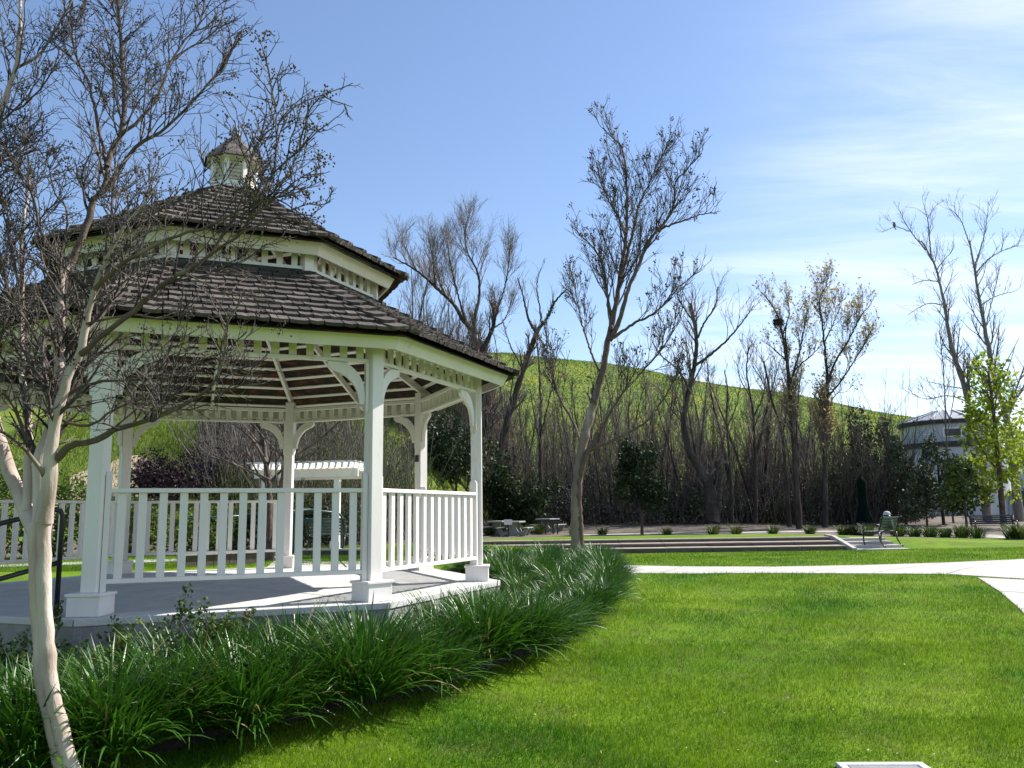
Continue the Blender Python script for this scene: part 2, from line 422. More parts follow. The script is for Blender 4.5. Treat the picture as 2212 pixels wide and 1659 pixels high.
# ------------------------------------------------------------------ paths
def strip_path(name, upper, lower, mat, label=None, plen=1.5, off=.012, th=.03):
    """paved strip between two ground polylines, laid as panels with open joints"""
    up = [gpt(*p) for p in upper]; lo = [gpt(*p) for p in lower]
    def res(pl, n):
        d = [0]
        for a, b in zip(pl, pl[1:]): d.append(d[-1] + (b - a).length)
        out = []
        for s in np.linspace(0, d[-1], n):
            for k in range(len(pl) - 1):
                if s <= d[k + 1] + 1e-6:
                    t = (s - d[k]) / max(1e-6, d[k + 1] - d[k]); out.append(pl[k].lerp(pl[k + 1], t)); break
        return out, d[-1]
    _, Lg = res(up, 2)
    n = max(2, int(Lg / plen)) + 1
    u, _ = res(up, n); l, _ = res(lo, n)
    root = bpy.data.objects.new(name, None); COL.objects.link(root); tag(root, kind='structure')
    for i in range(n - 1):
        g = .018
        a, b, c, d = u[i], u[i + 1], l[i + 1], l[i]
        t = g / max(.05, (b - a).length); t2 = g / max(.05, (c - d).length)
        a2, b2 = a.lerp(b, t), a.lerp(b, 1 - t); d2, c2 = d.lerp(c, t2), d.lerp(c, 1 - t2)
        ks = 5; top = []
        for k in range(ks + 1):
            for (p, q) in ((a2, d2), (a2.lerp(b2, .5), d2.lerp(c2, .5)), (b2, c2)):
                v = p.lerp(q, k / ks); top.append((v.x, v.y, G(v.x, v.y) + off))
        vs = top + [(x, y, z - th) for x, y, z in top]
        fs = []; m = len(top)
        for k in range(ks):
            for j in range(2):
                q = k * 3 + j; fs.append((q, q + 3, q + 4, q + 1))
        rim = [0, 1, 2] + [k * 3 + 2 for k in range(1, ks + 1)] + [ks * 3 + 1] + [k * 3 for k in range(ks, 0, -1)]
        for j in range(len(rim)):
            p, q = rim[j], rim[(j + 1) % len(rim)]; fs.append((p, q, q + m, p + m))
        me = bpy.data.meshes.new('paving_panel'); me.from_pydata(vs, [], fs); me.update()
        bm = bmesh.new(); bm.from_mesh(me); bmesh.ops.recalc_face_normals(bm, faces=bm.faces); bm.to_mesh(me); bm.free()
        obj('paving_panel', me, mat, root)
    return root

strip_path('path', [(1280, 1217), (1400, 1223), (1560, 1226), (1750, 1225), (1900, 1221), (2060, 1216), (2212, 1209), (2420, 1199)],
           [(1290, 1238), (1400, 1239), (1560, 1239.5), (1750, 1240), (1900, 1240), (2040, 1241), (2110, 1247), (2420, 1262)], M['path'], plen=1.6)
strip_path('side_path', [(2112, 1249), (2150, 1272), (2185, 1300), (2225, 1340), (2330, 1450)],
           [(2420, 1264), (2420, 1300), (2440, 1340), (2480, 1400), (2600, 1500)], M['path'], plen=1.4)
strip_path('far_path', [(1250, 1155.5), (1400, 1152), (1600, 1149.5), (1758, 1146.5), (1871, 1147), (1976, 1148.5), (2066, 1152), (2165, 1156), (2300, 1165)],
           [(1250, 1157.5), (1400, 1154.2), (1600, 1151.7), (1758, 1149), (1871, 1150.5), (1976, 1152), (2066, 1157), (2165, 1163), (2300, 1174)], M['path'], plen=3.0)
# paved yard behind the gazebo with the approach on its left
strip_path('plaza', [(-60, 1224), (110, 1217), (200, 1213), (340, 1209), (470, 1207)], [(-60, 1229), (110, 1222), (200, 1219), (340, 1215), (470, 1212)], M['path'], plen=1.5)
strip_path('yard', [(560, 1186), (640, 1186), (720, 1187), (800, 1189)], [(560, 1196), (640, 1197), (720, 1198.5), (800, 1199)], M['path'], plen=1.2)
strip_path('landing', [(590, 1213), (700, 1214), (830, 1214), (900, 1212)], [(560, 1240), (700, 1240), (830, 1236), (930, 1228)], M['path'], plen=1.3)

# ------------------------------------------------------------------ gazebo
GC = Vector((-3.6325, 10.529, 0.0)); PHI = -1.5658; GR = 3.174
gaz = empty('gazebo', GC, 'white octagonal wooden gazebo with two-tier shingled roof on a concrete platform', 'gazebo')
def gz(k, R, h):
    a = PHI + math.pi / 4 * k; return Vector((R * math.cos(a), R * math.sin(a), h))
def er(k): a = PHI + math.pi / 4 * k; return Vector((math.cos(a), math.sin(a), 0))
def et(k): a = PHI + math.pi / 4 * k; return Vector((-math.sin(a), math.cos(a), 0))
UP = Vector((0, 0, 1))
C8 = math.cos(math.pi / 8)

# platform: eight wedge panels with open joints over a base
SR = 3.46
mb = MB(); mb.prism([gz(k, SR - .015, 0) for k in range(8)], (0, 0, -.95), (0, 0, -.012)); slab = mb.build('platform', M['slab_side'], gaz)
for k in range(8):
    a, b = gz(k, SR, 0), gz(k + 1, SR, 0); m_ = (a + b) / 2; g = .006
    tn = (b - a).normalized()
    inn = m_ * .012
    mb = MB(); mb.prism([inn, a + tn * g, b - tn * g], (0, 0, -.06), (0, 0, 0)); mb.build('slab_panel', M['concrete'], slab, bevel=.004)

RAILED = [(0, 1), (1, 2), (2, 3), (4, 5), (5, 6), (6, 7)]
def in_rail(k, side): return ((k, (k + 1) % 8) in RAILED) if side > 0 else (((k - 1) % 8, k) in RAILED)
ZB = .191; PW = .068; ZF0, ZF1 = 2.317, 2.352; ZT0, ZT1 = 2.505, 2.555
for k in range(8):
    e, t = er(k), et(k); base = gz(k, GR, 0)
    def bx(r0, r1, t0, t1, z0, z1):
        q = []
        for z in (z0, z1):
            for r_, s_ in ((r0, t0), (r1, t0), (r1, t1), (r0, t1)): q.append(base + e * r_ + t * s_ + UP * z)
        return q
    mb = MB(); mb.hexa(bx(-PW, PW, -PW, PW, ZB, 2.66)); post = mb.build('post', M['white'], gaz, bevel=.006)
    mb = MB(); mb.hexa(bx(-.139, .139, -.139, .139, .002, ZB - .026)); pb = mb.build('post_base', M['white'], post, bevel=.003)
    mb = MB(); mb.hexa(bx(-.153, .153, -.153, .153, ZB - .026, ZB)); mb.build('base_cap', M['white'], post, bevel=.004)
    for side in (-1, 1):
        d = (gz(k + side, GR, 0) - base).normalized(); n = Vector((d.y, -d.x, 0)); s0 = base + d * (PW * .92)
        def pl(a, w, z, o=0): return s0 + d * a + n * o + UP * z
        if in_rail(k, side):   # stile that the rails are fixed to, top corners cut off
            mb = MB(); w = .047
            mb.prism([pl(0, 0, ZB, -w), pl(0, 0, ZB, w), pl(0, 0, 1.185, w), pl(0, 0, 1.225, w * .55), pl(0, 0, 1.225, -w * .55), pl(0, 0, 1.185, -w)], (0, 0, 0), d * .045)
            mb.build('stile', M['white'], post)
        # bracket backing board and curved bracket under the frieze
        mb = MB(); w = .04
        mb.prism([pl(0, 0, 1.80, -w * .5), pl(0, 0, 1.80, w * .5), pl(0, 0, 1.84, w), pl(0, 0, ZF0 - .002, w), pl(0, 0, ZF0 - .002, -w), pl(0, 0, 1.84, -w)], (0, 0, 0), d * .03)
        mb.build('bracket_board', M['white'], post)
        out = []; inn_ = []
        for i in range(10):
            a = math.pi / 2 * i / 9
            out.append((.032 + .27 * (1 - math.cos(a)), 1.975 + .335 * math.sin(a)))
            inn_.append((.032 + .055 + .335 * (1 - math.cos(a)), 1.90 + .335 * math.sin(a)))
        poly = [(.032, 1.975)] + out[1:] + [(.40, ZF0 - .004)] + [(.41, ZF0 - .05)] + inn_[::-1][1:] + [(.032, 1.90)]
        mb = MB(); mb.prism([pl(a, 0, min(z, ZF0 - .004)) for a, z in poly], n * -.02, n * .02); mb.build('bracket', M['white'], post)

bal_me = None
for k in range(8):
    a, b = gz(k, GR, 0), gz(k + 1, GR, 0); d = (b - a).normalized(); Ls = (b - a).length; n = Vector((d.y, -d.x, 0))
    i0 = PW + .045 * .9; ang = math.atan2(d.y, d.x)
    if (k, (k + 1) % 8) in RAILED:
        panel = bpy.data.objects.new('railing', None); link(panel, gaz)
        s, e_ = a + d * (i0 - .02), b - d * (i0 - .02)
        mb = MB(); mb.bar(s + UP * 1.0535, e_ + UP * 1.0535, .085, .04); mb.build('top_rail', M['white'], panel, bevel=.005)
        mb = MB(); mb.bar(s + UP * .277, e_ + UP * .277, .085, .04); mb.build('bottom_rail', M['white'], panel, bevel=.005)
        if bal_me is None:
            mb = MB(); mb.box(-.034, .034, -.018, .018, .297, 1.0335); o = mb.build('baluster', M['white'], panel, bevel=.003); bal_me = o.data; bpy.data.objects.remove(o)
        nb = 13
        for i in range(nb):
            p = a + d * (i0 + (Ls - 2 * i0) * (i + .5) / nb)
            o = obj('baluster', bal_me, None, panel, p); o.rotation_euler = (0, 0, ang + rnd.uniform(-.02, .02))
    # frieze above the openings
    fr = bpy.data.objects.new('frieze', None); link(fr, gaz)
    s, e_ = a + d * (PW - .004), b - d * (PW - .004)
    mb = MB(); mb.bar(s + UP * (ZF0 + ZF1) / 2, e_ + UP * (ZF0 + ZF1) / 2, .075, ZF1 - ZF0); mb.build('lower_rail', M['white'], fr, bevel=.004)
    mb = MB(); mb.bar(s + UP * (ZT0 + ZT1) / 2, e_ + UP * (ZT0 + ZT1) / 2, .075, ZT1 - ZT0); mb.build('upper_rail', M['white'], fr, bevel=.004)
    if k == 0:
        mb = MB(); mb.box(-.036, .036, -.016, .016, ZF1, ZT0); o = mb.build('frieze_slat', M['white'], fr, bevel=.003); slat_me = o.data; bpy.data.objects.remove(o)
    for i in range(14):
        p = a + d * (PW + (Ls - 2 * PW) * (i + .5) / 14); o = obj('frieze_slat', slat_me, None, fr, p); o.rotation_euler = (0, 0, ang)

# --- roof tiers
shingle_variants = []
for vi in range(5):
    r_ = random.Random(50 + vi); vs = []; fs = []; n = 4
    sag = [r_.uniform(-.003, .003) + (.012 * math.sin(math.pi * j / n)) * r_.uniform(.0, 1.2) for j in range(n + 1)]
    cut = [r_.uniform(-.018, .018) for j in range(n + 1)]
    for j in range(n + 1):      # x across, y up the slope (0 = butt end), z out of the roof
        x = j / n - .5
        vs += [(x, cut[j], -.008 - sag[j] * .8), (x, cut[j], .026 - sag[j] * .8), (x, 1.0, .004), (x, 1.0, -.006)]
    for j in range(n):
        q = j * 4
        fs += [(q, q + 4, q + 5, q + 1), (q + 1, q + 5, q + 6, q + 2), (q + 2, q + 6, q + 7, q + 3), (q + 3, q + 7, q + 4, q)]
    fs += [(0, 1, 2, 3), (n * 4 + 3, n * 4 + 2, n * 4 + 1, n * 4)]
    me = bpy.data.meshes.new('shingle'); me.from_pydata(vs, [], fs); me.materials.append(M['shingle']); me.update()
    shingle_variants.append(me)
single_count = 0
def roof_tier(name, r_eave, z_eave, r_top, z_top, expo, parent, single_faces, thick=.02, hip_w=.17, single_hips=(), wmul=1.0):
    """roof of eight slopes covered course by course with single shingles"""
    global single_count
    root = bpy.data.objects.new(name, None); link(root, parent)
    # underside boards
    mb = MB()
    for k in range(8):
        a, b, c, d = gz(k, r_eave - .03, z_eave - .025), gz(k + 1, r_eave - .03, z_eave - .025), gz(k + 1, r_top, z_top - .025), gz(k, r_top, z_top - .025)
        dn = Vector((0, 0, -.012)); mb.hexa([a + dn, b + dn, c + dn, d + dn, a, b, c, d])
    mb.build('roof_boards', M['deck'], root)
    rest_v = []; rest_f = []; nv = 0
    r_ = random.Random(hash(name) % 1000 + 3) if False else random.Random(len(name) * 17 + 5)
    def put(me, mat4, single):
        nonlocal nv
        global single_count
        if single:
            o = obj('shingle', me, None, root); o.matrix_local = mat4; single_count += 1
        else:
            co = [mat4 @ v.co for v in me.vertices]
            rest_v.extend([tuple(c) for c in co]); rest_f.extend([tuple(i + nv for i in p.vertices) for p in me.polygons]); nv += len(co)
    for k in range(8):
        ea, eb = gz(k, r_eave, z_eave), gz(k + 1, r_eave, z_eave); ta, tb = gz(k, r_top, z_top), gz(k + 1, r_top, z_top)
        me_, mt_ = (ea + eb) / 2, (ta + tb) / 2
        X = (eb - ea).normalized(); Y = (mt_ - me_); LL = Y.length; Y.normalize(); Z = X.cross(Y)
        w0, w1 = (eb - ea).length, (tb - ta).length
        nc = int(LL / expo + .5); ex = LL / nc
        single = k in single_faces
        for c in range(nc):
            y = c * ex; hw = (w0 + (w1 - w0) * (y + .02) / LL) / 2; x = -hw
            first = r_.uniform(.06, .16) * wmul
            while x < hw - .01:
                w = first if x == -hw else r_.uniform(.105, .225) * wmul
                if hw - (x + w) < .06: w = hw - x
                tilt = .085 + r_.uniform(-.012, .025)
                L_ = min(ex * 1.9, LL - y + .02)
                xm = x + w / 2
                # trim the piece where the hip runs through it
                pos = me_ + X * xm + Y * (y - .012 + r_.uniform(-.012, .008)) + Z * (.030 + r_.uniform(0, .006))
                yy = (Y * math.cos(tilt) - Z * math.sin(tilt)); zz = X.cross(yy)
                rr = r_.uniform(-.008, .008); xx = X * math.cos(rr) + yy * math.sin(rr); yy2 = xx.cross(zz) * -1
                ww = (w - .013)
                m4 = Matrix(((xx.x * ww, yy2.x * L_, zz.x, pos.x), (xx.y * ww, yy2.y * L_, zz.y, pos.y), (xx.z * ww, yy2.z * L_, zz.z, pos.z), (0, 0, 0, 1)))
                put(shingle_variants[r_.randrange(5)], m4, single)
                x += w
        # hip caps, two leaves to each course
        H = (ta - ea); HL = H.length; H.normalize(); nh = int(HL / (expo * 1.02))
        for side in (0, 1):
            kk = k if side == 0 else k - 1
            ea2, eb2 = gz(kk, r_eave, z_eave), gz(kk + 1, r_eave, z_eave)
            X2 = (eb2 - ea2).normalized(); ms = (ea2 + eb2) / 2; mt2 = (gz(kk, r_top, z_top) + gz(kk + 1, r_top, z_top)) / 2
            Y2 = (mt2 - ms).normalized(); N2 = X2.cross(Y2)
            S = H.cross(N2).normalized() * (1 if side == 0 else -1)
            if S.dot(X2) * (1 if side == 0 else -1) < 0: S = -S
            for c in range(nh):
                tilt = .10 + r_.uniform(-.01, .02)
                yy = H * math.cos(tilt) - N2 * math.sin(tilt)
                xx = S; zz = N2 * math.cos(tilt) + H * math.sin(tilt)
                if xx.cross(yy).dot(zz) < 0: xx = -xx
                pos = ea + H * (c * HL / nh - .015) + S * hip_w / 2 + N2 * .056
                L_ = expo * 1.7; ww = hip_w
                m4 = Matrix(((xx.x * ww, yy.x * L_, zz.x, pos.x), (xx.y * ww, yy.y * L_, zz.y, pos.y), (xx.z * ww, yy.z * L_, zz.z, pos.z), (0, 0, 0, 1)))
                put(shingle_variants[r_.randrange(5)], m4, k in single_hips)
    me = bpy.data.meshes.new('shingles'); me.from_pydata(rest_v, [], rest_f); me.update()
    tag(obj('shingles', me, M['shingle'], root), kind='stuff')
    return root

lower = roof_tier('lower_roof', 3.70, 2.545, 1.80, 3.545, .19, gaz, {0, 1}, single_hips={1, 2})
upper = roof_tier('upper_roof', 2.262, 3.838, .26, 4.995, .19, gaz, {0}, single_hips={1}, hip_w=.15)

def ring_boards(name, r0, z0, r1, z1, th, parent, inner=True):
    """eight mitred boards, lower edge (r0,z0), upper edge (r1,z1), thickness inward"""
    for k in range(8):
        g = .0015
        a0, b0, a1, b1 = gz(k, r0, z0), gz(k + 1, r0, z0), gz(k, r1, z1), gz(k + 1, r1, z1)
        t = (b0 - a0).normalized() * g
        i0, j0, i1, j1 = gz(k, r0 - th, z0), gz(k + 1, r0 - th, z0), gz(k, r1 - th, z1), gz(k + 1, r1 - th, z1)
        mb = MB(); mb.hexa([i0 + t, a0 + t, b0 - t, j0 - t, i1 + t, a1 + t, b1 - t, j1 - t]); mb.build(name, M['white'], parent)
ring_boards('fascia', 3.517, 2.415, 3.589, 2.545, .028, lower)
ring_boards('fascia', 2.058, 3.705, 2.130, 3.832, .026, upper)
# rafters and purlins
def slope_pt(k, r, r_e, z_e, r_t, z_t, below): return gz(k, r, z_e + (r_e - r) / (r_e - r_t) * (z_t - z_e) - below)
LR = (3.70, 2.545, 1.80, 3.545); UR = (2.262, 3.838, .26, 4.995)
def framing(tier, P, r_in, r_out, step, below_r, below_p, depth):
    for k in range(8):
        a, b = slope_pt(k, r_in, *P, below_r), slope_pt(k, r_out, *P, below_r)
        mb = MB(); mb.bar(a, b, .045, depth); mb.build('hip_rafter', M['white'], tier, bevel=.003)
        ia, ib = (slope_pt(k, r_in, *P, below_r) + slope_pt(k + 1, r_in, *P, below_r)) / 2, (slope_pt(k, r_out, *P, below_r) + slope_pt(k + 1, r_out, *P, below_r)) / 2
        mb = MB(); mb.bar(ia, ib, .04, depth * .86); mb.build('rafter', M['white'], tier, bevel=.003)
        r = r_out - .06
        while r > r_in + .05:
            a, b = slope_pt(k, r, *P, below_p), slope_pt(k + 1, r, *P, below_p); d = (b - a).normalized()
            mb = MB(); mb.bar(a + d * .02, b - d * .02, .056, .02, up=(gz(k, 1, 0) + gz(k + 1, 1, 0)).normalized() * .53 + UP); mb.build('purlin', M['white'], tier)
            r -= step
framing(lower, LR, 1.72, 3.50, .225, .125, .052, .105)
framing(upper, UR, .34, 2.05, .225, .115, .050, .09)
# frieze between the two roofs
R2 = 1.86
clere = bpy.data.objects.new('clerestory', None); link(clere, gaz)
for k in range(8):
    e, t = er(k), et(k); base = gz(k, R2, 0); q = []
    for z in (3.50, 3.96):
        for a, b in ((-.06, -.06), (.05, -.06), (.05, .06), (-.06, .06)): q.append(base + e * a + t * b + UP * z)
    mb = MB(); mb.hexa(q); mb.build('corner_post', M['white'], clere, bevel=.004)
    a, b = gz(k, R2, 0), gz(k + 1, R2, 0); d = (b - a).normalized(); L2 = (b - a).length; ang = math.atan2(d.y, d.x)
    s, e_ = a + d * .055, b - d * .055
    mb = MB(); mb.bar(s + UP * 3.585, e_ + UP * 3.585, .07, .035); mb.build('lower_rail', M['white'], clere)
    mb = MB(); mb.bar(s + UP * 3.90, e_ + UP * 3.90, .07, .05); mb.build('upper_rail', M['white'], clere)
    mb = MB(); mb.bar(s + UP * 3.54 - er(k + .5) * .0, e_ + UP * 3.54, .03, .055); mb.build('flashing', M['trim_dark'], clere)
    if k == 0:
        mb = MB(); mb.box(-.034, .034, -.014, .014, 3.6025, 3.875); o = mb.build('slat', M['white'], clere, bevel=.003); s2_me = o.data; bpy.data.objects.remove(o)
    for i in range(8):
        o = obj('slat', s2_me, None, clere, a + d * (.06 + (L2 - .12) * (i + .5) / 8)); o.rotation_euler = (0, 0, ang)
# cupola
cup = bpy.data.objects.new('cupola', None); link(cup, gaz)
for k in range(8):
    a0, b0, a1, b1 = gz(k, .315, 4.90), gz(k + 1, .315, 4.90), gz(k, .305, 5.10), gz(k + 1, .305, 5.10)
    mb = MB(); mb.hexa([a0 * 1, b0, b0 * .95 + UP * .245, a0 * .95 + UP * .245, a1, b1, b1 * .95 + UP * .255, a1 * .95 + UP * .255]); mb.build('skirt', M['white'], cup)
    e, t = er(k), et(k); base = gz(k, .285, 0); q = []
    for z in (5.09, 5.43):
        for a, b in ((-.02, -.026), (.02, -.026), (.02, .026), (-.02, .026)): q.append(base + e * a + t * b + UP * z)
    mb = MB(); mb.hexa(q); mb.build('corner_post', M['white'], cup)
    a, b = gz(k, .275, 0), gz(k + 1, .275, 0); d = (b - a).normalized(); nn = er(k + .5)
    for i in range(6):
        z = 5.125 + i * .052; mb = MB(); mb.bar(a + d * .02 + UP * z, b - d * .02 + UP * z, .05, .008, up=nn * -.6 + UP); mb.build('louvre', M['white'], cup)
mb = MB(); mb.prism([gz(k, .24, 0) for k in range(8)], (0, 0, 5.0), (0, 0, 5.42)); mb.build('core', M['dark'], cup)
croot = bpy.data.objects.new('cupola_roof', None); link(croot, cup)
prof = [(.395, 5.415), (.36, 5.455), (.30, 5.53), (.235, 5.60), (.165, 5.675), (.095, 5.745), (.04, 5.80)]
mb = MB()
for (r0, z0), (r1, z1) in zip(prof, prof[1:]):
    for k in range(8):
        for j in range(2):
            f0, f1 = j / 2, (j + 1) / 2
            a, b = gz(k, r0 + .008, z0).lerp(gz(k + 1, r0 + .008, z0), f0 + .01), gz(k, r0 + .008, z0).lerp(gz(k + 1, r0 + .008, z0), f1 - .01)
            c, d = gz(k, r1, z1 + .012).lerp(gz(k + 1, r1, z1 + .012), f1 - .01), gz(k, r1, z1 + .012).lerp(gz(k + 1, r1, z1 + .012), f0 + .01)
            o_ = Vector((0, 0, -.016)); mb.hexa([a + o_, b + o_, c + o_, d + o_, a, b, c, d])
tag(mb.build('shingles', M['shingle'], croot), kind='stuff')
mb = MB(); mb.prism([gz(k, .375, 0) for k in range(8)], (0, 0, 5.392), (0, 0, 5.414)); mb.build('soffit', M['white'], croot)
mb = MB(); mb.lathe([(.05, 5.79), (.062, 5.82), (.05, 5.86), (.022, 5.885), (.030, 5.91), (.014, 5.935), (.002, 6.0)], 12); mb.build('finial', M['roof_metal'], croot, smooth=True)
# small electric box on the far right post
p = gz(3, GR - PW - .012, 1.62); mb = MB(); e, t = er(3), et(3); q = []
for z in (1.60, 1.70):
    for a, b in ((-.012, -.03), (.01, -.03), (.01, .03), (-.012, .03)): q.append(gz(3, GR - PW - .012, 0) + e * a + t * b + UP * z)
mb.hexa(q); mb.build('socket_box', M['trim_dark'], gaz)

# ------------------------------------------------------------------ terrace of low seat steps, stair beside it
tx0, tx1 = -1.9, at(1828, 1187, 24).x
step_labels = ['lowest dark seat wall of the terrace facing the lawn', 'middle dark seat wall of the terrace with pale tread edge', 'topmost dark seat wall of the terrace below the upper grass']
for i in range(3):
    y0 = 24.0 + i * .62; z1 = -.20 + i * .105; z0 = -.5
    root = empty('seat_wall', ((tx0 + tx1) / 2, y0, z0), step_labels[i], 'wall', 'terraced seat walls across the lawn')
    ox, oz = -(tx0 + tx1) / 2, -z0; y1 = .62 if i < 2 else .35
    nseg = 9; w = (tx1 - tx0) / nseg
    for s in range(nseg):
        a = tx0 + s * w + .006 + ox; b = tx0 + (s + 1) * w - .006 + ox
        mb = MB(); mb.box(a, b, .0, y1 - .003, 0, z1 - .032 + oz); mb.build('wall_block', M['brick_brown'], root)  # riser colour darkened for the shade on their fronts, treads kept pale
        mb = MB(); mb.box(a, b, -.018, y1 - .004, z1 - .03 + oz, z1 + oz + rnd.uniform(-.003, .003)); mb.build('tread', M['cap_stone'], root, bevel=.006)
stair = empty('concrete_stair', (tx1 + .1, 23.95, -.5), 'pale concrete stair at the end of the dark seat walls', 'stair')
for i in range(4):
    mb = MB(); mb.box(.12, 1.62, i * .52 - .15, i * .52 + .365, 0, .5 - .30 + i * .085); mb.build('stair_tread', M['path'], stair, bevel=.008)
mb = MB(); mb.prism([(0, -.2, 0), (0, 1.9, 0), (0, 1.9, .56), (0, 1.3, .54), (0, -.2, .24)], (-.02, 0, 0), (.10, 0, 0)); mb.build('cheek_wall', M['path'], stair)

# ------------------------------------------------------------------ slatted park benches
def bench(name, loc, rz, label, cat, mslat, miron, length=1.6, group=None, hi=.84):
    r = empty(name, loc, label, cat, group, rz)
    s = hi / .84
    for sx in (-1, 1):
        x = sx * (length / 2 - .06); mb = MB()
        mb.tube([(x, -.24, .40 * s), (x, -.27, .22 * s), (x, -.24, .02), (x, -.29, .0)], .022, 6); mb.build('leg', miron, r, smooth=True)
        mb = MB(); mb.tube([(x, .20, .42 * s), (x, .22, .2 * s), (x, .33, .03), (x, .38, 0)], .022, 6); mb.build('leg', miron, r, smooth=True)
        mb = MB(); mb.tube([(x, -.25, .40 * s), (x, .0, .385 * s), (x, .2, .42 * s), (x, .27, .62 * s), (x, .33, .80 * s), (x, .38, .84 * s)], .024, 6); mb.build('side_frame', miron, r, smooth=True)
        mb = MB(); mb.tube([(x, .26, .60 * s), (x, .05, .62 * s), (x, -.2, .61 * s), (x, -.27, .57 * s), (x, -.26, .50 * s), (x, -.23, .41 * s)], .020, 6); mb.build('armrest', miron, r, smooth=True)
    for i in range(5):
        y = -.235 + i * .098; mb = MB(); mb.box(-length / 2, length / 2, y - .04, y + .04, .415 * s + .0, .44 * s); mb.build('seat_slat', mslat, r, bevel=.006)
    for i in range(5):
        t = i / 4; y = .225 + .085 * t; z = (.50 + .30 * t) * s; mb = MB(); mb.bar((-length / 2, y, z), (length / 2, y, z), .022, .06, up=(0, .30, 1)); mb.build('back_slat', mslat, r, bevel=.005)
    return r
bp = gpt(1868, 1181); bench('park_bench', (10.62, 24.7, G(10.1, 23.9) + .06), math.radians(-140), 'dark green slatted bench beside the pale stair on the lawn', 'bench', M['bench'], M['black'], 1.15, 'park benches', hi=.86)
bp = gpt(2150, 1158); bench('park_bench', bp, math.radians(-12), 'dark bench standing at the far path below the yellow-green tree', 'bench', M['black'], M['black'], 1.55, 'park benches', hi=.78)
q_ = gpt(712, 1193); bench('park_bench', (q_.x, q_.y, q_.z + .02), math.radians(170), 'pale green metal bench seen through the gazebo railing', 'bench', M['bench_green'], M['black'], 1.02, 'park benches', hi=.80)
q_ = gpt(664, 1183); bench('park_bench', (q_.x, q_.y + .4, q_.z + .02), math.radians(150), 'dark bench behind the pale green bench and the pipe rail', 'bench', M['black'], M['black'], 1.2, 'park benches', hi=.88)

bz_ = G(10.1, 23.9) + .06 + .445 * .86 / .84
o = empty('bundle', (10.80, 24.62, bz_), 'dark bundle with a pale rounded top resting on the bench by the stair', 'bundle', rz=.6)
mb = MB(); mb.lathe([(.10, 0), (.15, .04), (.16, .16), (.14, .30), (.11, .40), (.10, .44)], 14); mb.build('body', M['black'], o, smooth=True)
mb = MB(); mb.lathe([(.085, .435), (.10, .45), (.095, .50), (.07, .54), (.02, .555)], 14); mb.build('pale_top', M['stucco'], o, smooth=True)

# ------------------------------------------------------------------ pipe handrails
def pipe(name, pts_list, rad, mat, label, loc):
    r = empty(name, loc, label, 'handrail'); L0 = Vector(loc)
    for nm, pts in pts_list:
        mb = MB(); mb.tube([Vector(p) - L0 for p in pts], rad, 10); mb.build(nm, mat, r, smooth=True)
    return r
pb_ = at(121, 1328, 7.30); pb_.z = .0
p2 = Vector((pb_.x - 1.0, pb_.y - .9, -.35))
def arc(p, q): return [p, q]
top = Vector((pb_.x, pb_.y, .84))
lowtop = top + (p2 - Vector((pb_.x, pb_.y, 0))) * 1.0
pipe('handrail', [('rail', [pb_, top, top + Vector((-.015, -.013, .045)), top + Vector((-.06, -.054, .055)), top + Vector((-.16, -.14, .01)), lowtop + Vector((0, 0, .06)), lowtop + Vector((-.08, -.07, .0)), lowtop + Vector((-.10, -.09, -.1))]),
                  ('post', [p2 + Vector((0, 0, -.35)), lowtop + Vector((0, 0, .04))]),
                  ('mid_rail', [Vector((pb_.x, pb_.y, .45)), p2 + Vector((0, 0, .45))])], .021, M['black'], 'black pipe handrail at the gazebo entrance beside the pale trunk', pb_)
g0 = gpt(633, 1197); 
pipe('handrail', [('rail', [g0, g0 + Vector((0, 0, .93)), g0 + Vector((.06, .02, 1.02)), g0 + Vector((.2, .06, 1.04)), g0 + Vector((.95, .5, .93)), g0 + Vector((1.02, .54, .84)), g0 + Vector((1.02, .54, .1))]),
                  ('mid_rail', [g0 + Vector((.02, .01, .80)), g0 + Vector((.98, .52, .72))])], .032, M['green_metal'], 'blue-green pipe handrail seen through the gazebo railing', g0)
g1 = gpt(527, 1205)
pipe('handrail', [('rail', [g1, g1 + Vector((0, 0, .86)), g1 + Vector((.05, .02, .93)), g1 + Vector((1.3, .5, 1.02))]), ('post', [g1 + Vector((-1.2, -.3, 0)), g1 + Vector((-1.2, -.3, .80)), g1 + Vector((-1.12, -.28, .86)), g1 + Vector((0, 0, .90))])], .022, M['green_metal'], 'thin green pipe handrail behind the back left railing of the gazebo', g1)

# ------------------------------------------------------------------ low brown planter walls behind the gazebo
for (u0, v0, u1, v1, h, lab) in ((384, 1226, 560, 1217, .20, 'low brown block wall with pale cap behind the gazebo platform'), (640, 1200, 800, 1199, .10, 'low brown kerb wall beside the paved yard')):
    a, b = gpt(u0, v0), gpt(u1, v1); d = (b - a); n = Vector((-d.y, d.x, 0)).normalized(); r = empty('planter_wall', a, lab, 'wall')
    ns = 5
    for i in range(ns):
        s, e = d * (i / ns + .003), d * ((i + 1) / ns - .003); s = Vector((s.x, s.y, 0)); e = Vector((e.x, e.y, 0))
        mb = MB(); mb.bar(s + UP * (h / 2 - .1), e + UP * (h / 2 - .1), .16, h + .2); mb.build('wall_block', M['brick_brown'], r)
        mb = MB(); mb.bar(s + UP * (h + .022), e + UP * (h + .022), .22, .035); mb.build('cap_stone', M['path'], r)

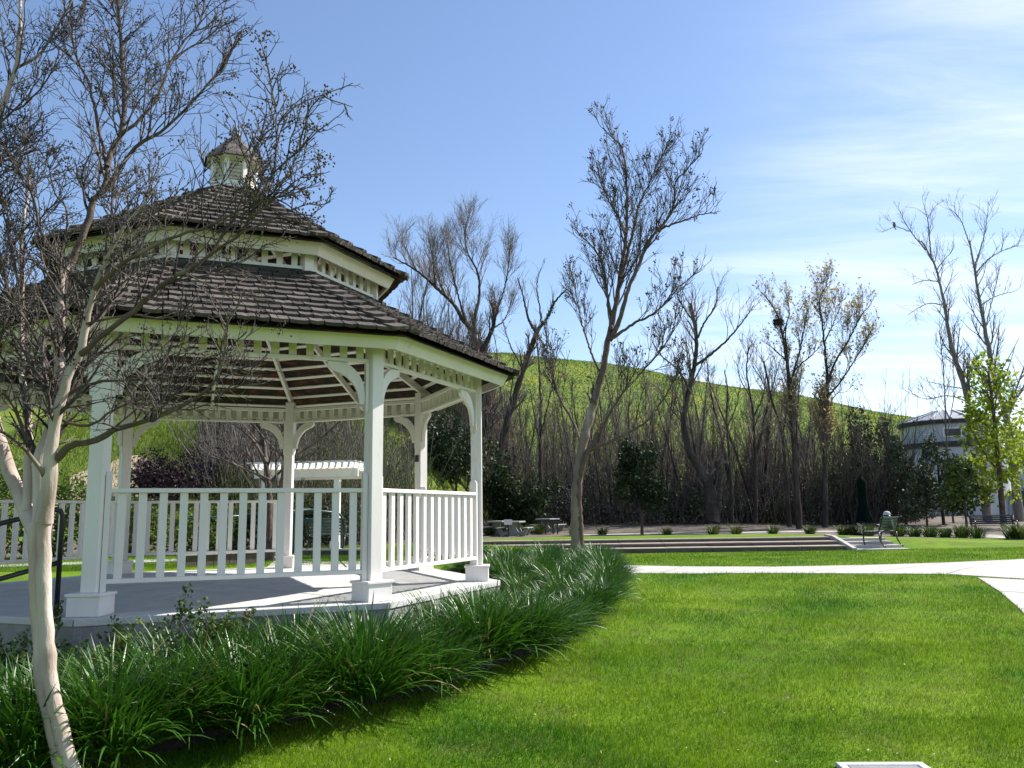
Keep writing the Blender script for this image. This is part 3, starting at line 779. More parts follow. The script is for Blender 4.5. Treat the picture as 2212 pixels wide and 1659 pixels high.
# ------------------------------------------------------------------ white pergola
pg0 = gpt(704, 1192); pgy = pg0.y + 1.2
per = empty('pergola', (pg0.x, pgy, pg0.z), 'white timber pergola with slatted top behind the gazebo', 'pergola', rz=math.radians(-9))
hp = 2.02
for (x, y) in ((.0, 0), (.42, 1.3), (-2.0, 0), (-2.0, 1.3)):
    mb = MB(); mb.box(x - .075, x + .075, y - .075, y + .075, 0, hp); mb.build('post', M['white'], per, bevel=.006)
    mb = MB(); mb.box(x - .13, x + .13, y - .13, y + .13, 0, .22); mb.build('post_base', M['white'], per, bevel=.006)
for y in (-.110, 1.41):
    mb = MB(); mb.box(-2.25, .60, y - .03, y + .03, hp - .16, hp + .06); mb.build('beam', M['white'], per, bevel=.005)
for i in range(16):
    x = -2.15 + i * .175; mb = MB(); mb.box(x - .022, x + .022, -.5, 1.8, hp + .065, hp + .205); mb.build('rafter', M['white'], per, bevel=.003)
for i in range(7):
    y = -.45 + i * .36; mb = MB(); mb.box(-2.3, .66, y - .022, y + .022, hp + .207, hp + .245); mb.build('lath', M['white'], per)

# ------------------------------------------------------------------ concrete picnic tables
def table(loc, rz, label, mat, s=1.0):
    r = empty('picnic_table', loc, label, 'table', 'picnic tables beyond the lawn', rz)
    def bx(nm, x0, x1, y0, y1, z0, z1, b=.01): mb = MB(); mb.box(x0 * s, x1 * s, y0 * s, y1 * s, z0 * s, z1 * s); mb.build(nm, mat, r, bevel=b)
    bx('table_top', -1.0, 1.0, -.42, .42, .70, .78)
    for sy in (-1, 1): bx('bench_seat', -.95, .95, sy * .70 - .14, sy * .70 + .14, .40, .46)
    for sx in (-1, 1):
        prof = [(-.62, 0), (-.30, .10), (-.18, .0), (.18, 0), (.30, .10), (.62, 0), (.84, .40), (.62, .40), (.50, .24), (.30, .24), (.20, .40), (.24, .70), (-.24, .70), (-.20, .40), (-.30, .24), (-.50, .24), (-.62, .40), (-.84, .40)]
        mb = MB(); mb.prism([(sx * .55 * s, y * s, z * s) for y, z in prof], (-.06 * s, 0, 0), (.06 * s, 0, 0)); mb.build('pedestal', mat, r)
for (u, v, rz, lab, m_) in ((1080, 1155, 74, 'concrete picnic table nearest the gazebo post', M['table']), (1112, 1157.5, 80, 'concrete picnic table with a small sign in front', M['table']), (1184, 1151, 70, 'darker picnic table just beside the pale trunk of the tall tree', M['table'])):
    yy = 38.4 if u < 1100 else (37.4 if u < 1150 else 40.5); pt = at(u, v, yy); table((pt.x, yy, G(pt.x, yy) - .02), math.radians(rz), lab, m_, .84)
pt = at(1098, 1158, 36.0); zz = G(pt.x, 36.0); r = empty('sign_post', (pt.x, 36.0, zz), 'small white sign on a short dark post before the picnic tables', 'sign')
mb = MB(); mb.box(-.03, .03, -.03, .03, 0, .62); mb.build('post', M['bark_dark'], r); mb = MB(); mb.box(-.17, .17, -.05, -.032, .52, .74); mb.build('panel', M['white'], r)
pt = at(1194, 1153, 38.6); zz = G(pt.x, 38.6); r = empty('barbecue', (pt.x, 38.6, zz), 'dark barbecue stand in front of the darker picnic table', 'barbecue')
for sx in (-.32, .02, .22): mb = MB(); mb.box(sx - .03, sx + .03, -.03, .03, 0, .5); mb.build('leg', M['black'], r)
mb = MB(); mb.box(-.42, .38, -.2, .2, .5, .62); mb.build('fire_box', M['black'], r, bevel=.01)
mb = MB(); mb.box(-.40, .36, -.22, .22, .64, .66); mb.build('grate', M['black'], r)

# ------------------------------------------------------------------ closed parasol
pt = at(1866, 1128, 33.0); pz = G(pt.x, 33.0); r = empty('parasol', (pt.x, 33.0, pz), 'closed dark green parasol standing among the trees', 'parasol')
mb = MB(); mb.tube([(0, 0, 0), (0, 0, 2.2)], .025, 8); mb.build('pole', M['black'], r, smooth=True)
mb = MB(); prof = [(.30, .55), (.28, .63), (.22, .88), (.16, 1.2), (.145, 1.6), (.165, 1.95), (.15, 2.12), (.06, 2.24), (.02, 2.28)]
n = 24; vs = []; fs = []
for i, (rr, z) in enumerate(prof):
    for k in range(n):
        a = 2 * math.pi * k / n; q = rr * (1 + .16 * math.cos(8 * a + i * .2)); vs.append((q * math.cos(a) + .05 * (1 - i / 8) , q * math.sin(a), z + (.05 * math.cos(8 * a) if i == 0 else 0)))
for i in range(len(prof) - 1):
    for k in range(n): fs.append((i * n + k, i * n + (k + 1) % n, (i + 1) * n + (k + 1) % n, (i + 1) * n + k))
mb.add(vs, fs); mb.build('canopy', M['canvas'], r, smooth=True)
mb = MB(); mb.lathe([(.3, 0), (.3, .06), (.06, .09), (.05, .3)], 16); mb.build('base', M['black'], r)

# ------------------------------------------------------------------ building with a round tower
by = 62.0; bc = at(2062, 1090, by); bz = G(bc.x, by) - .3
bld = empty('tower_building', (bc.x, by, bz), 'grey stucco building with a round tower and conical metal roof', 'building')
px = by / FD
def zat(v, u=2062): return at(u, v, by).z - bz
R1 = 92 * px; R0 = 108 * px
mb = MB(); mb.lathe([(R0, 0), (R0, zat(972))], 40); mb.build('wall', M['stucco'], bld)
mb = MB(); mb.lathe([(R0 + .12, zat(972)), (R0 + .14, zat(962)), (R0 - .1, zat(960))], 40); mb.build('ledge', M['trim_dark'], bld)
mb = MB(); mb.lathe([(R1, zat(962)), (R1, zat(922))], 40); mb.build('tower_wall', M['stucco'], bld)
mb = MB(); mb.lathe([(R1 + .22, zat(922)), (R1 + .25, zat(914)), (R1 + .05, zat(912))], 40); mb.build('eave', M['trim_dark'], bld)
mb = MB(); mb.lathe([(R1 + .2, zat(913)), (1.0, zat(890)), (.45, zat(887))], 16); roof = mb.build('tower_roof', M['roof_metal'], bld)
for k in range(16):
    a = 2 * math.pi * k / 16; mb = MB(); mb.bar((math.cos(a) * (R1 + .2), math.sin(a) * (R1 + .2), zat(913) + .05), (math.cos(a) * .9, math.sin(a) * .9, zat(890) + .06), .14, .1); mb.build('seam', M['stucco'], roof)
for a in (-112, -78, -45):
    a = math.radians(a); c, s = math.cos(a), math.sin(a); w = .62
    def q(r_, off, z): return (r_ * c - off * s, r_ * s + off * c, z)
    z0, z1 = zat(951), zat(931); mb = MB(); mb.hexa([q(R1 - .2, -w, z0), q(R1 + .05, -w, z0), q(R1 + .05, w, z0), q(R1 - .2, w, z0), q(R1 - .2, -w, z1), q(R1 + .05, -w, z1), q(R1 + .05, w, z1), q(R1 - .2, w, z1)])
    wdw = mb.build('window', M['white'], bld)
    w2 = .5; mb = MB(); mb.hexa([q(R1 - .2, -w2, z0 + .1), q(R1 + .07, -w2, z0 + .1), q(R1 + .07, w2, z0 + .1), q(R1 - .2, w2, z0 + .1), q(R1 - .2, -w2, z1 - .1), q(R1 + .07, -w2, z1 - .1), q(R1 + .07, w2, z1 - .1), q(R1 - .2, w2, z1 - .1)]); mb.build('pane', M['glass'], wdw)
wx0 = 110 * px
mb = MB(); mb.box(1.5, 17, -1.0, 8, 0, zat(1008)); mb.build('wing_wall', M['stucco'], bld)
mb = MB(); mb.box(1.3, 17.3, -1.3, 8.3, zat(1008), zat(1002)); mb.build('wing_roof', M['trim_dark'], bld)
mb = MB(); mb.box(2.2, 15, -3.4, -1.01, zat(1072), zat(1064)); mb.build('porch_roof', M['trim_dark'], bld)
for x in (2.4, 5.4, 8.4, 11.4): mb = MB(); mb.box(x - .1, x + .1, -3.3, -3.1, 0, zat(1072)); mb.build('porch_post', M['stucco'], bld)
mb = MB(); mb.box(2.4, 14.5, -1.10, -1.01, .2, zat(1075)); mb.build('shopfront', M['glass'], bld)

# ------------------------------------------------------------------ utility cover in the lawn
uc = gpt(1905, 1666); uc.z += .005
r = empty('utility_cover', (uc.x, uc.y - .14, uc.z), 'grey utility cover in a concrete frame sunk in the lawn', 'utility cover', rz=math.radians(-2))
for (a, b, c, d) in ((-.27, .27, .145, .20), (-.27, .27, -.20, -.145), (-.27, -.215, -.144, .144), (.215, .27, -.144, .144)):
    mb = MB(); mb.box(a, b, c, d, -.1, .025); mb.build('frame', M['concrete'], r, bevel=.006)
mb = MB(); mb.box(-.21, .21, -.14, .14, -.1, .02); mb.build('lid', M['lid'], r, bevel=.004)
mb = MB(); mb.box(-.04, .04, -.012, .012, .02, .024); mb.build('lift_slot', M['dark'], r)

# ------------------------------------------------------------------ trees
def tube_batch(groups, sides):
    """groups: list of (pts (M,K,3), radii (M,K)); returns verts, quads"""
    V = []; Fq = []; off = 0
    for pts, rad in groups:
        pts = np.asarray(pts, float); rad = np.asarray(rad, float); Mn, K, _ = pts.shape
        tan = np.empty_like(pts); tan[:, 1:-1] = pts[:, 2:] - pts[:, :-2]; tan[:, 0] = pts[:, 1] - pts[:, 0]; tan[:, -1] = pts[:, -1] - pts[:, -2]
        tan /= np.linalg.norm(tan, axis=2, keepdims=True) + 1e-9
        ref = np.array([0.31, 0.77, 0.55]); s = np.cross(tan, ref); s /= np.linalg.norm(s, axis=2, keepdims=True) + 1e-9
        t = np.cross(s, tan)
        ang = np.arange(sides) * 2 * np.pi / sides
        ring = pts[:, :, None, :] + rad[:, :, None, None] * (s[:, :, None, :] * np.cos(ang)[None, None, :, None] + t[:, :, None, :] * np.sin(ang)[None, None, :, None])
        V.append(ring.reshape(-1, 3))
        b = off + (np.arange(Mn) * K * sides)[:, None, None] + (np.arange(K - 1) * sides)[None, :, None]
        k = np.arange(sides)[None, None, :]; k2 = (k + 1) % sides
        Fq.append(np.stack([b + k, b + k2, b + sides + k2, b + sides + k], -1).reshape(-1, 4))
        off += Mn * K * sides
    return np.concatenate(V), np.concatenate(Fq)

def resample(pts, K):
    pts = np.asarray(pts, float); d = np.concatenate([[0], np.cumsum(np.linalg.norm(np.diff(pts, axis=0), axis=1))])
    # smooth through a Catmull-Rom curve first
    P = np.vstack([2 * pts[0] - pts[1], pts, 2 * pts[-1] - pts[-2]]); out = []
    for i in range(1, len(P) - 2):
        for t in np.linspace(0, 1, 6, endpoint=False):
            a, b, c, e = P[i - 1], P[i], P[i + 1], P[i + 2]
            out.append(.5 * ((2 * b) + (c - a) * t + (2 * a - 5 * b + 4 * c - e) * t * t + (3 * b - a - 3 * c + e) * t ** 3))
    out.append(pts[-1]); out = np.array(out)
    d = np.concatenate([[0], np.cumsum(np.linalg.norm(np.diff(out, axis=0), axis=1))])
    s = np.linspace(0, d[-1], K)
    return np.stack([np.interp(s, d, out[:, j]) for j in range(3)], 1), d[-1]

def unit(v): return v / (np.linalg.norm(v) + 1e-9)

def side_branches(parents, n_per_m, lenf, ang, K, g, up=.15, wig=.12, tmin=.15, rr=.5, rmin=.002, cap=None, lean=None, zmin=None, thin=None):
    """parents: list of (pts, radii). lenf(t, plen) -> length. returns same structure"""
    out = []
    for pts, rad in parents:
        L = np.linalg.norm(np.diff(pts, axis=0), axis=1).sum(); n = int(L * n_per_m * (float(np.clip(rad[0] / thin, .22, 1.0)) if thin else 1.0) + g.random())
        if cap: n = min(n, cap)
        for _ in range(n):
            t = tmin + (1 - tmin) * g.random() ** .85; f = t * (len(pts) - 1); i = min(int(f), len(pts) - 2); w = f - i
            p = pts[i] * (1 - w) + pts[i + 1] * w; d = unit(pts[i + 1] - pts[i]); r = rad[i] * (1 - w) + rad[i + 1] * w
            if zmin is not None and p[2] < zmin: continue
            q = unit(np.cross(d, g.normal(size=3))); a = math.radians(g.uniform(*ang))
            dd = unit(d * math.cos(a) + q * math.sin(a) + np.array([0, 0, up]))
            if lean is not None: dd = unit(dd + lean)
            ln = lenf(t, L) * g.uniform(.6, 1.25) * (float(np.clip(rad[0] / thin, .4, 1.0)) if thin else 1.0); st = ln / (K - 1)
            bp = [p]; 
            for k in range(K - 1):
                dd = unit(dd + g.normal(size=3) * wig + np.array([0, 0, up * .5])); bp.append(bp[-1] + dd * st)
            r0 = max(rmin, min(r * .8, r * rr)); out.append((np.array(bp), np.linspace(r0, max(rmin * .6, r0 * .35), K)))
    return out

def stackb(br): return (np.stack([b[0] for b in br]), np.stack([b[1] for b in br]))

def pods(name, tips, g, n_per, spread, size, mat, parent):
    V = []; Fc = []; off = 0
    ico = np.array([(1, 0, 0), (-1, 0, 0), (0, 1, 0), (0, -1, 0), (0, 0, 1.3), (0, 0, -1.3)]); fc = np.array([(0, 2, 4), (2, 1, 4), (1, 3, 4), (3, 0, 4), (2, 0, 5), (1, 2, 5), (3, 1, 5), (0, 3, 5)])
    for p in tips:
        for _ in range(g.poisson(n_per)):
            c = p + g.normal(size=3) * spread; V.append(ico * size * g.uniform(.6, 1.3) + c); Fc.append(fc + off); off += 6
    return tag(obj(name, mesh_np(name, np.concatenate(V), np.concatenate(Fc)), mat, parent), kind='stuff')

def loc_np(v): return np.array((v.x, v.y, v.z))

def limb_tree(name, base, limbs, label, group, g, levels, mats, trunk_sides=10, wob=.0, pods_cfg=None, groove=True):
    """limbs: list of ([(u, v, y)...], r0, r1) traced at real distances"""
    root = empty(name, base, label, 'tree', group); B = loc_np(Vector(base))
    prim = []
    for pts, r0, r1 in limbs:
        P = np.array([loc_np(at(u, v, y)) for u, v, y in pts]) - B
        L0 = np.linalg.norm(np.diff(P, axis=0), axis=1).sum(); K = max(8, min(40, int(L0 / .07)))
        Q, L = resample(P, K)
        Q[1:-1] += g.normal(size=Q[1:-1].shape) * wob
        rr = r0 + (r1 - r0) * np.linspace(0, 1, K) ** .8
        rr *= 1 + .06 * np.sin(np.linspace(0, L * 14, K) + g.random() * 6)
        prim.append((Q, rr))
    V = []; Fq = []; off = 0
    for Q, rr in prim:
        v, f = tube_batch([(Q[None], rr[None])], trunk_sides); V.append(v); Fq.append(f + off); off += len(v)
    thick = [i for i, (Q, rr) in enumerate(prim) if rr[0] > mats[3]]
    def join(idx):
        V2 = []; F2 = []; o = 0
        for i in idx:
            v, f = tube_batch([(prim[i][0][None], prim[i][1][None])], trunk_sides); V2.append(v); F2.append(f + o); o += len(v)
        return np.concatenate(V2), np.concatenate(F2)
    v, f = join(thick); obj('trunk', mesh_np('trunk', v, f, True), mats[0], root)
    thin = [i for i in range(len(prim)) if i not in thick]
    if thin: v, f = join(thin); obj('limbs', mesh_np('limbs', v, f, True), mats[1], root)
    par = [p for p in prim]; cur = par; tw = []
    for cfg in levels:
        cur = side_branches(cur, g=g, **cfg); tw.append(cur)
    vs, fs = tube_batch([stackb(b) for b in tw if b], 3)
    obj('crown', mesh_np('crown', vs, fs, True), mats[2], root)
    if pods_cfg:
        last = [b[0][-1] for b in tw[pods_cfg['lv']]]; sel = [p for p in last if g.random() < pods_cfg['frac'] and pods_cfg['where'](p + B)]
        for Q, rr in prim:
            if rr[-1] <= pods_cfg.get('tip_r', 0):
                for k in range(int(len(Q) * .72), len(Q)): sel += [Q[k] + g.normal(size=3) * .035 for _ in range(2)]
        pods('seed_pods', sel, g, pods_cfg['n'], pods_cfg['spread'], pods_cfg['size'], M['pod'], root)
    return root, prim, tw

# --- pale crepe myrtle in front of the gazebo
Y0 = 5.25
g = np.random.default_rng(11)
def Lb(pts, y0, y1, r0, r1):
    n = len(pts); return ([(u, v, y0 + (y1 - y0) * i / (n - 1)) for i, (u, v) in enumerate(pts)], r0, r1)
limbs = [
    Lb([(150, 1690), (136, 1640), (112, 1540), (96, 1440), (86, 1290), (82, 1200), (84, 1130)], 5.22, 5.27, .056, .056),
    Lb([(168, 1690), (152, 1650), (126, 1560), (107, 1450), (97, 1320), (94, 1220), (96, 1120)], 5.19, 5.22, .046, .041),
    Lb([(84, 1170), (92, 1100), (88, 1010), (104, 950), (119, 905), (128, 850), (130, 790), (129, 735), (129, 692), (134, 599), (150, 570)], 5.27, 5.55, .060, .027),
    Lb([(133, 610), (162, 552), (186, 490), (203, 432), (227, 407), (233, 352), (247, 312), (260, 289), (268, 216), (264, 137), (253, -30)], 5.53, 5.9, .0275, .011),
    Lb([(96, 1130), (106, 1060), (110, 990), (122, 900), (150, 800), (176, 760), (186, 700), (200, 635), (219, 585), (247, 525), (280, 475), (304, 448), (345, 390)], 5.22, 5.0, .052, .003),
    Lb([(84, 1165), (70, 1135), (51, 1093), (33, 1047), (14, 1000), (-8, 930), (-30, 800), (-45, 650), (-40, 480), (-14, 300), (8, 225), (34, 147), (42, 70), (45, -30)], 5.27, 5.7, .050, .010),
    Lb([(56, 1105), (60, 1030), (63, 930), (55, 860), (48, 800), (46, 720), (48, 640), (47, 531), (58, 435), (62, 360), (50, 260)], 5.3, 5.75, .030, .006),
    Lb([(34, 147), (82, 120), (120, 65), (165, -20)], 5.68, 5.8, .011, .006),
    Lb([(255, 292), (305, 255), (343, 202), (368, 134), (400, 85), (428, 55), (448, -20)], 5.75, 6.1, .013, .005),
    Lb([(368, 134), (401, 110), (463, 69), (490, 0)], 5.95, 6.2, .008, .004),
    Lb([(230, 410), (265, 355), (302, 310), (343, 288), (385, 250), (428, 206), (480, 144), (520, 70)], 5.65, 5.3, .017, .004),
    Lb([(232, 360), (223, 325), (192, 182), (158, 103), (156, -20)], 5.68, 6.0, .014, .006),
    Lb([(134, 600), (116, 545), (88, 503), (66, 407), (27, 361), (-20, 350)], 5.5, 5.3, .014, .004),
    Lb([(140, 517), (143, 448), (120, 420), (100, 330)], 5.55, 5.9, .009, .004),
    Lb([(247, 525), (242, 435), (255, 350)], 5.05, 5.3, .012, .005),
    Lb([(205, 625), (250, 580), (300, 548), (365, 515), (449, 489), (520, 455), (600, 424)], 5.0, 4.6, .016, .004),
    Lb([(176, 765), (215, 730), (293, 668), (356, 610), (411, 580), (470, 540), (521, 503), (555, 440), (589, 377), (634, 336), (688, 272)], 5.1, 4.5, .020, .003),
    Lb([(460, 545), (520, 440), (552, 315), (596, 271), (651, 223), (713, 199)], 4.75, 4.9, .010, .003),
    Lb([(575, 400), (593, 367), (598, 260), (591, 206), (566, 99), (550, 66)], 4.6, 4.7, .007, .002),
    Lb([(540, 470), (576, 446), (634, 394), (708, 349)], 4.6, 4.45, .006, .002),
    Lb([(521, 503), (560, 487), (600, 470), (644, 449), (692, 434)], 4.65, 4.5, .006, .002),
    Lb([(500, 512), (562, 487), (627, 476), (690, 473)], 4.65, 4.6, .005, .002),
    Lb([(110, 1000), (153, 963), (206, 952), (252, 927), (329, 905), (411, 867), (455, 835), (480, 790), (490, 740), (494, 690)], 5.2, 4.7, .026, .004),
    Lb([(130, 905), (190, 920), (240, 890), (300, 862), (388, 850), (440, 832)], 5.3, 5.0, .011, .003),
    Lb([(140, 858), (164, 842), (208, 826), (299, 818), (397, 796), (445, 775), (492, 756)], 5.2, 5.0, .013, .003),
    Lb([(100, 1040), (80, 1000), (45, 960), (0, 930), (-40, 900)], 5.2, 4.8, .016, .006),
    Lb([(60, 950), (30, 880), (8, 850), (-30, 850)], 5.25, 4.9, .014, .006),
    Lb([(128, 850), (100, 780), (60, 700), (20, 640), (-20, 560)], 5.35, 5.0, .013, .004),
    Lb([(48, 640), (30, 560), (10, 470), (-10, 380)], 5.6, 5.4, .012, .004),
    Lb([(8, 225), (30, 240), (70, 210), (110, 160), (130, 100)], 5.65, 5.4, .009, .003),
    Lb([(-14, 300), (20, 320), (60, 300), (95, 240)], 5.7, 5.5, .009, .003),
    Lb([(-40, 480), (0, 440), (30, 400), (45, 330)], 5.7, 5.5, .009, .003),
    Lb([(-45, 650), (-10, 600), (15, 540), (20, 470)], 5.6, 5.3, .010, .003),
    Lb([(-40, 760), (0, 720), (30, 700), (70, 690)], 5.5, 5.2, .010, .003),
    Lb([(133, 640), (100, 590), (70, 560), (30, 560)], 5.4, 5.2, .009, .004),
    Lb([(186, 700), (230, 690), (290, 680), (350, 690), (420, 665)], 5.1, 4.9, .009, .003),
    Lb([(219, 585), (235, 640), (260, 660), (300, 640), (340, 650)], 5.05, 4.9, .007, .003),
]
base0 = Vector((at(150, 1665, Y0).x, Y0, G(at(150, 1665, Y0).x, Y0)))
lv = [dict(n_per_m=14, lenf=lambda t, L: min(.55, .19 + .26 * L * (1 - .85 * t)), ang=(25, 58), K=7, up=.16, wig=.13, tmin=.20, rr=.50, rmin=.0052, cap=34, zmin=1.95, thin=.013),
      dict(n_per_m=15, lenf=lambda t, L: .06 + .34 * L, ang=(30, 60), K=5, up=.10, wig=.14, tmin=.12, rr=.60, rmin=.0034),
      dict(n_per_m=20, lenf=lambda t, L: .025 + .20 * L, ang=(35, 65), K=3, up=.06, wig=.12, tmin=.12, rr=.66, rmin=.0023)]
limb_tree('crepe_myrtle', base0, limbs, 'bare pale-barked tree standing in front of the gazebo', 'bare crepe myrtles', g, lv, (M['bark_pale'], M['bark_limb'], M['twig'], .028), trunk_sides=12,
          wob=.003, pods_cfg=dict(lv=1, frac=.15, n=9, spread=.020, size=.0066, tip_r=.0031, where=lambda p: p[2] > 1.5))

# --- tall crepe myrtle behind the strap-leaf bed
Y1 = 21.0
g = np.random.default_rng(21)
def L1(pts, dy, r0, r1):
    n = len(pts); return ([(u, v, Y1 + dy * i / (n - 1)) for i, (u, v) in enumerate(pts)], r0, r1)
limbs = [
    L1([(1247, 1200), (1245, 1160), (1244, 1074), (1248, 1030), (1252, 1000), (1258, 965), (1272, 910), (1285, 862)], .1, .155, .098),
    L1([(1282, 872), (1298, 815), (1313, 742), (1326, 680), (1335, 632), (1342, 578), (1353, 504), (1354, 440), (1353, 395), (1346, 322), (1322, 296), (1302, 276)], .6, .10, .014),
    L1([(1254, 1200), (1253, 1150), (1250, 1060), (1258, 1010), (1270, 975), (1282, 960), (1290, 935)], -.1, .10, .06),
    L1([(1316, 735), (1335, 700), (1357, 625), (1380, 570), (1401, 523), (1422, 497), (1455, 450), (1459, 395), (1490, 360), (1516, 331)], -.8, .07, .012),
    L1([(1422, 497), (1450, 485), (1481, 475), (1520, 462), (1549, 461)], -.8, .035, .010),
    L1([(1340, 600), (1353, 559), (1368, 497), (1382, 439), (1408, 384), (1422, 347), (1456, 312)], .9, .05, .010),
    L1([(1322, 715), (1318, 690), (1309, 614), (1298, 563), (1273, 526), (1238, 492)], .9, .055, .010),
    L1([(1325, 730), (1371, 698), (1415, 676), (1455, 632), (1498, 594)], -1.2, .045, .010),
    L1([(1270, 975), (1305, 959), (1346, 940), (1396, 910), (1440, 850), (1470, 790)], -1.5, .055, .012),
    L1([(1262, 965), (1250, 940), (1234, 905), (1205, 850), (1185, 780), (1180, 700)], 1.0, .045, .010),
    L1([(1290, 957), (1308, 910), (1345, 850), (1390, 800), (1440, 740), (1470, 660)], -1.6, .04, .010),
    L1([(1300, 810), (1280, 770), (1258, 700), (1245, 640), (1236, 590)], 1.2, .035, .010),
    L1([(1353, 504), (1330, 460), (1300, 400), (1288, 350)], .8, .03, .010),
]
b1 = Vector((at(1249, 1197, Y1).x, Y1, G(at(1249, 1197, Y1).x, Y1) - .03))
lv1 = [dict(n_per_m=6.2, lenf=lambda t, L: .38 + .22 * L * (1 - .93 * t), ang=(20, 42), K=6, up=.25, wig=.07, tmin=.22, rr=.5, rmin=.010, cap=30, zmin=3.4),
       dict(n_per_m=5.6, lenf=lambda t, L: .22 + .35 * L, ang=(22, 45), K=5, up=.2, wig=.09, tmin=.15, rr=.6, rmin=.008),
       dict(n_per_m=5.5, lenf=lambda t, L: .12 + .25 * L, ang=(25, 55), K=3, up=.15, wig=.15, tmin=.15, rr=.7, rmin=.006)]
limb_tree('crepe_myrtle', b1, limbs, 'tall bare tree with pale forked trunk at the end of the strap-leaf bed', 'bare crepe myrtles', g, lv1, (M['bark_mid'], M['bark_limb'], M['twig'], .0995), trunk_sides=10,
          wob=.01, pods_cfg=dict(lv=1, frac=.34, n=6, spread=.034, size=.019, where=lambda p: True))

# --- small bare tree with twin trunks seen through the gazebo
g = np.random.default_rng(31); Y2 = 17.0
def L2_(pts, dy, r0, r1):
    n = len(pts); return ([(u, v, Y2 + dy * i / (n - 1)) for i, (u, v) in enumerate(pts)], r0, r1)
limbs = [L2_([(578, 1212), (582, 1120), (580, 1040), (572, 980), (562, 930), (540, 880), (520, 830)], .5, .085, .03),
         L2_([(585, 1210), (600, 1100), (612, 1020), (618, 950), (625, 880), (640, 800)], -.4, .07, .03),
         L2_([(575, 1000), (545, 950), (510, 920), (470, 890)], .4, .04, .015), L2_([(580, 1035), (540, 1018), (500, 1000), (450, 985)], -.5, .025, .008),
         L2_([(612, 1000), (650, 975), (690, 950), (740, 905)], .4, .035, .01), L2_([(585, 1040), (620, 1005), (660, 985), (720, 960)], .3, .03, .008),
         L2_([(568, 950), (575, 900), (590, 850)], 0, .04, .02)]
b2 = Vector((at(580, 1212, Y2).x, Y2, G(at(580, 1212, Y2).x, Y2)))
limb_tree('crepe_myrtle', b2, limbs, 'bare twin-trunked tree standing behind the gazebo', 'bare crepe myrtles', g, [dict(n_per_m=5, lenf=lambda t, L: .4 + .2 * L, ang=(25, 55), K=5, up=.2, wig=.12, tmin=.3, rr=.5, rmin=.007), dict(n_per_m=6, lenf=lambda t, L: .2 + .25 * L, ang=(25, 60), K=4, up=.15, wig=.15, tmin=.1, rr=.6, rmin=.005)],
          (M['bark_limb'], M['bark_limb'], M['twig'], .05), trunk_sides=8, wob=.006)

# --- large bare trees of the wood, traced one by one
def far_tree(name, label, y, limbs, seed, dens=1.0, mat_tw='twig_far', mat_tr='bark_dark', tw_up=.3, buds=None, lens=1.0, rmin=.008, cap0=24):
    g = np.random.default_rng(seed)
    ll = []
    for pts, dy, r0, r1 in limbs:
        n = len(pts); ll.append(([(u, v, y + dy * i / (n - 1)) for i, (u, v) in enumerate(pts)], r0 * .74, r1 * .72))
    u, v = limbs[0][0][0]; b = at(u, v, y); b = Vector((b.x, y, G(b.x, y) - .05))
    lvx = [dict(n_per_m=2.7 * dens, lenf=lambda t, L: (.6 + .22 * L * (1 - .88 * t)) * lens, ang=(20, 55), K=6, up=tw_up, wig=.10, tmin=.35, rr=.5, rmin=rmin * 1.6, cap=cap0),
           dict(n_per_m=3.2 * dens, lenf=lambda t, L: (.42 + .36 * L) * lens, ang=(20, 50), K=4, up=tw_up * .8, wig=.12, tmin=.15, rr=.6, rmin=rmin * 1.1),
           dict(n_per_m=3.8 * dens, lenf=lambda t, L: (.2 + .25 * L) * lens, ang=(20, 55), K=3, up=tw_up * .6, wig=.12, tmin=.15, rr=.7, rmin=rmin * .75)]
    root, prim, tw = limb_tree(name, b, ll, label, 'bare trees of the wood', g, lvx, (M[mat_tr], M[mat_tr], M[mat_tw], .0), trunk_sides=7, wob=.012)
    if buds:
        tips = [b_[0][-1] for b_ in tw[2] if g.random() < buds[0]] + [b_[0][1] for b_ in tw[2] if g.random() < buds[0] * .5]
        n = len(tips); c = np.array(tips) + g.normal(size=(n, 3)) * .06
        a = g.normal(size=(n, 3)); a /= np.linalg.norm(a, axis=1, keepdims=True); b_ = np.cross(a, g.normal(size=(n, 3))); b_ /= np.linalg.norm(b_, axis=1, keepdims=True); s = buds[1] * g.uniform(.6, 1.4, (n, 1))
        V = np.stack([c - a * s, c + b_ * s * .5, c + a * s, c - b_ * s * .5], 1).reshape(-1, 3); F = np.arange(4 * n).reshape(-1, 4)
        tag(obj('buds', mesh_np('buds', V, F), M[buds[2]], root), kind='stuff')
    return root
far_tree('cottonwood', 'large grey tree with a wide twiggy fork rising behind the gazebo roof', 47, [
    ([(1052, 1085), (1045, 950), (1040, 850), (1035, 780), (1030, 740)], .5, .42, .30), ([(1032, 760), (1018, 715), (1000, 690), (978, 655), (940, 620), (900, 585), (850, 556)], 1.5, .24, .05),
    ([(1034, 765), (1048, 745), (1062, 715), (1068, 690), (1064, 655)], -1, .22, .12), ([(1020, 720), (1024, 690), (1035, 640), (1032, 590), (1010, 545), (1004, 500), (1012, 468)], .6, .16, .03),
    ([(1005, 695), (990, 640), (975, 580), (965, 520)], -1, .10, .03), ([(940, 620), (935, 560), (925, 510)], 1, .08, .03), ([(1064, 690), (1085, 640), (1098, 580), (1100, 530)], -1.5, .09, .03), ([(900, 585), (880, 545), (868, 520)], .5, .05, .02),
    ([(1062, 712), (1090, 690), (1105, 650)], .8, .07, .03)], 41, dens=1.5, lens=1.15, cap0=26)
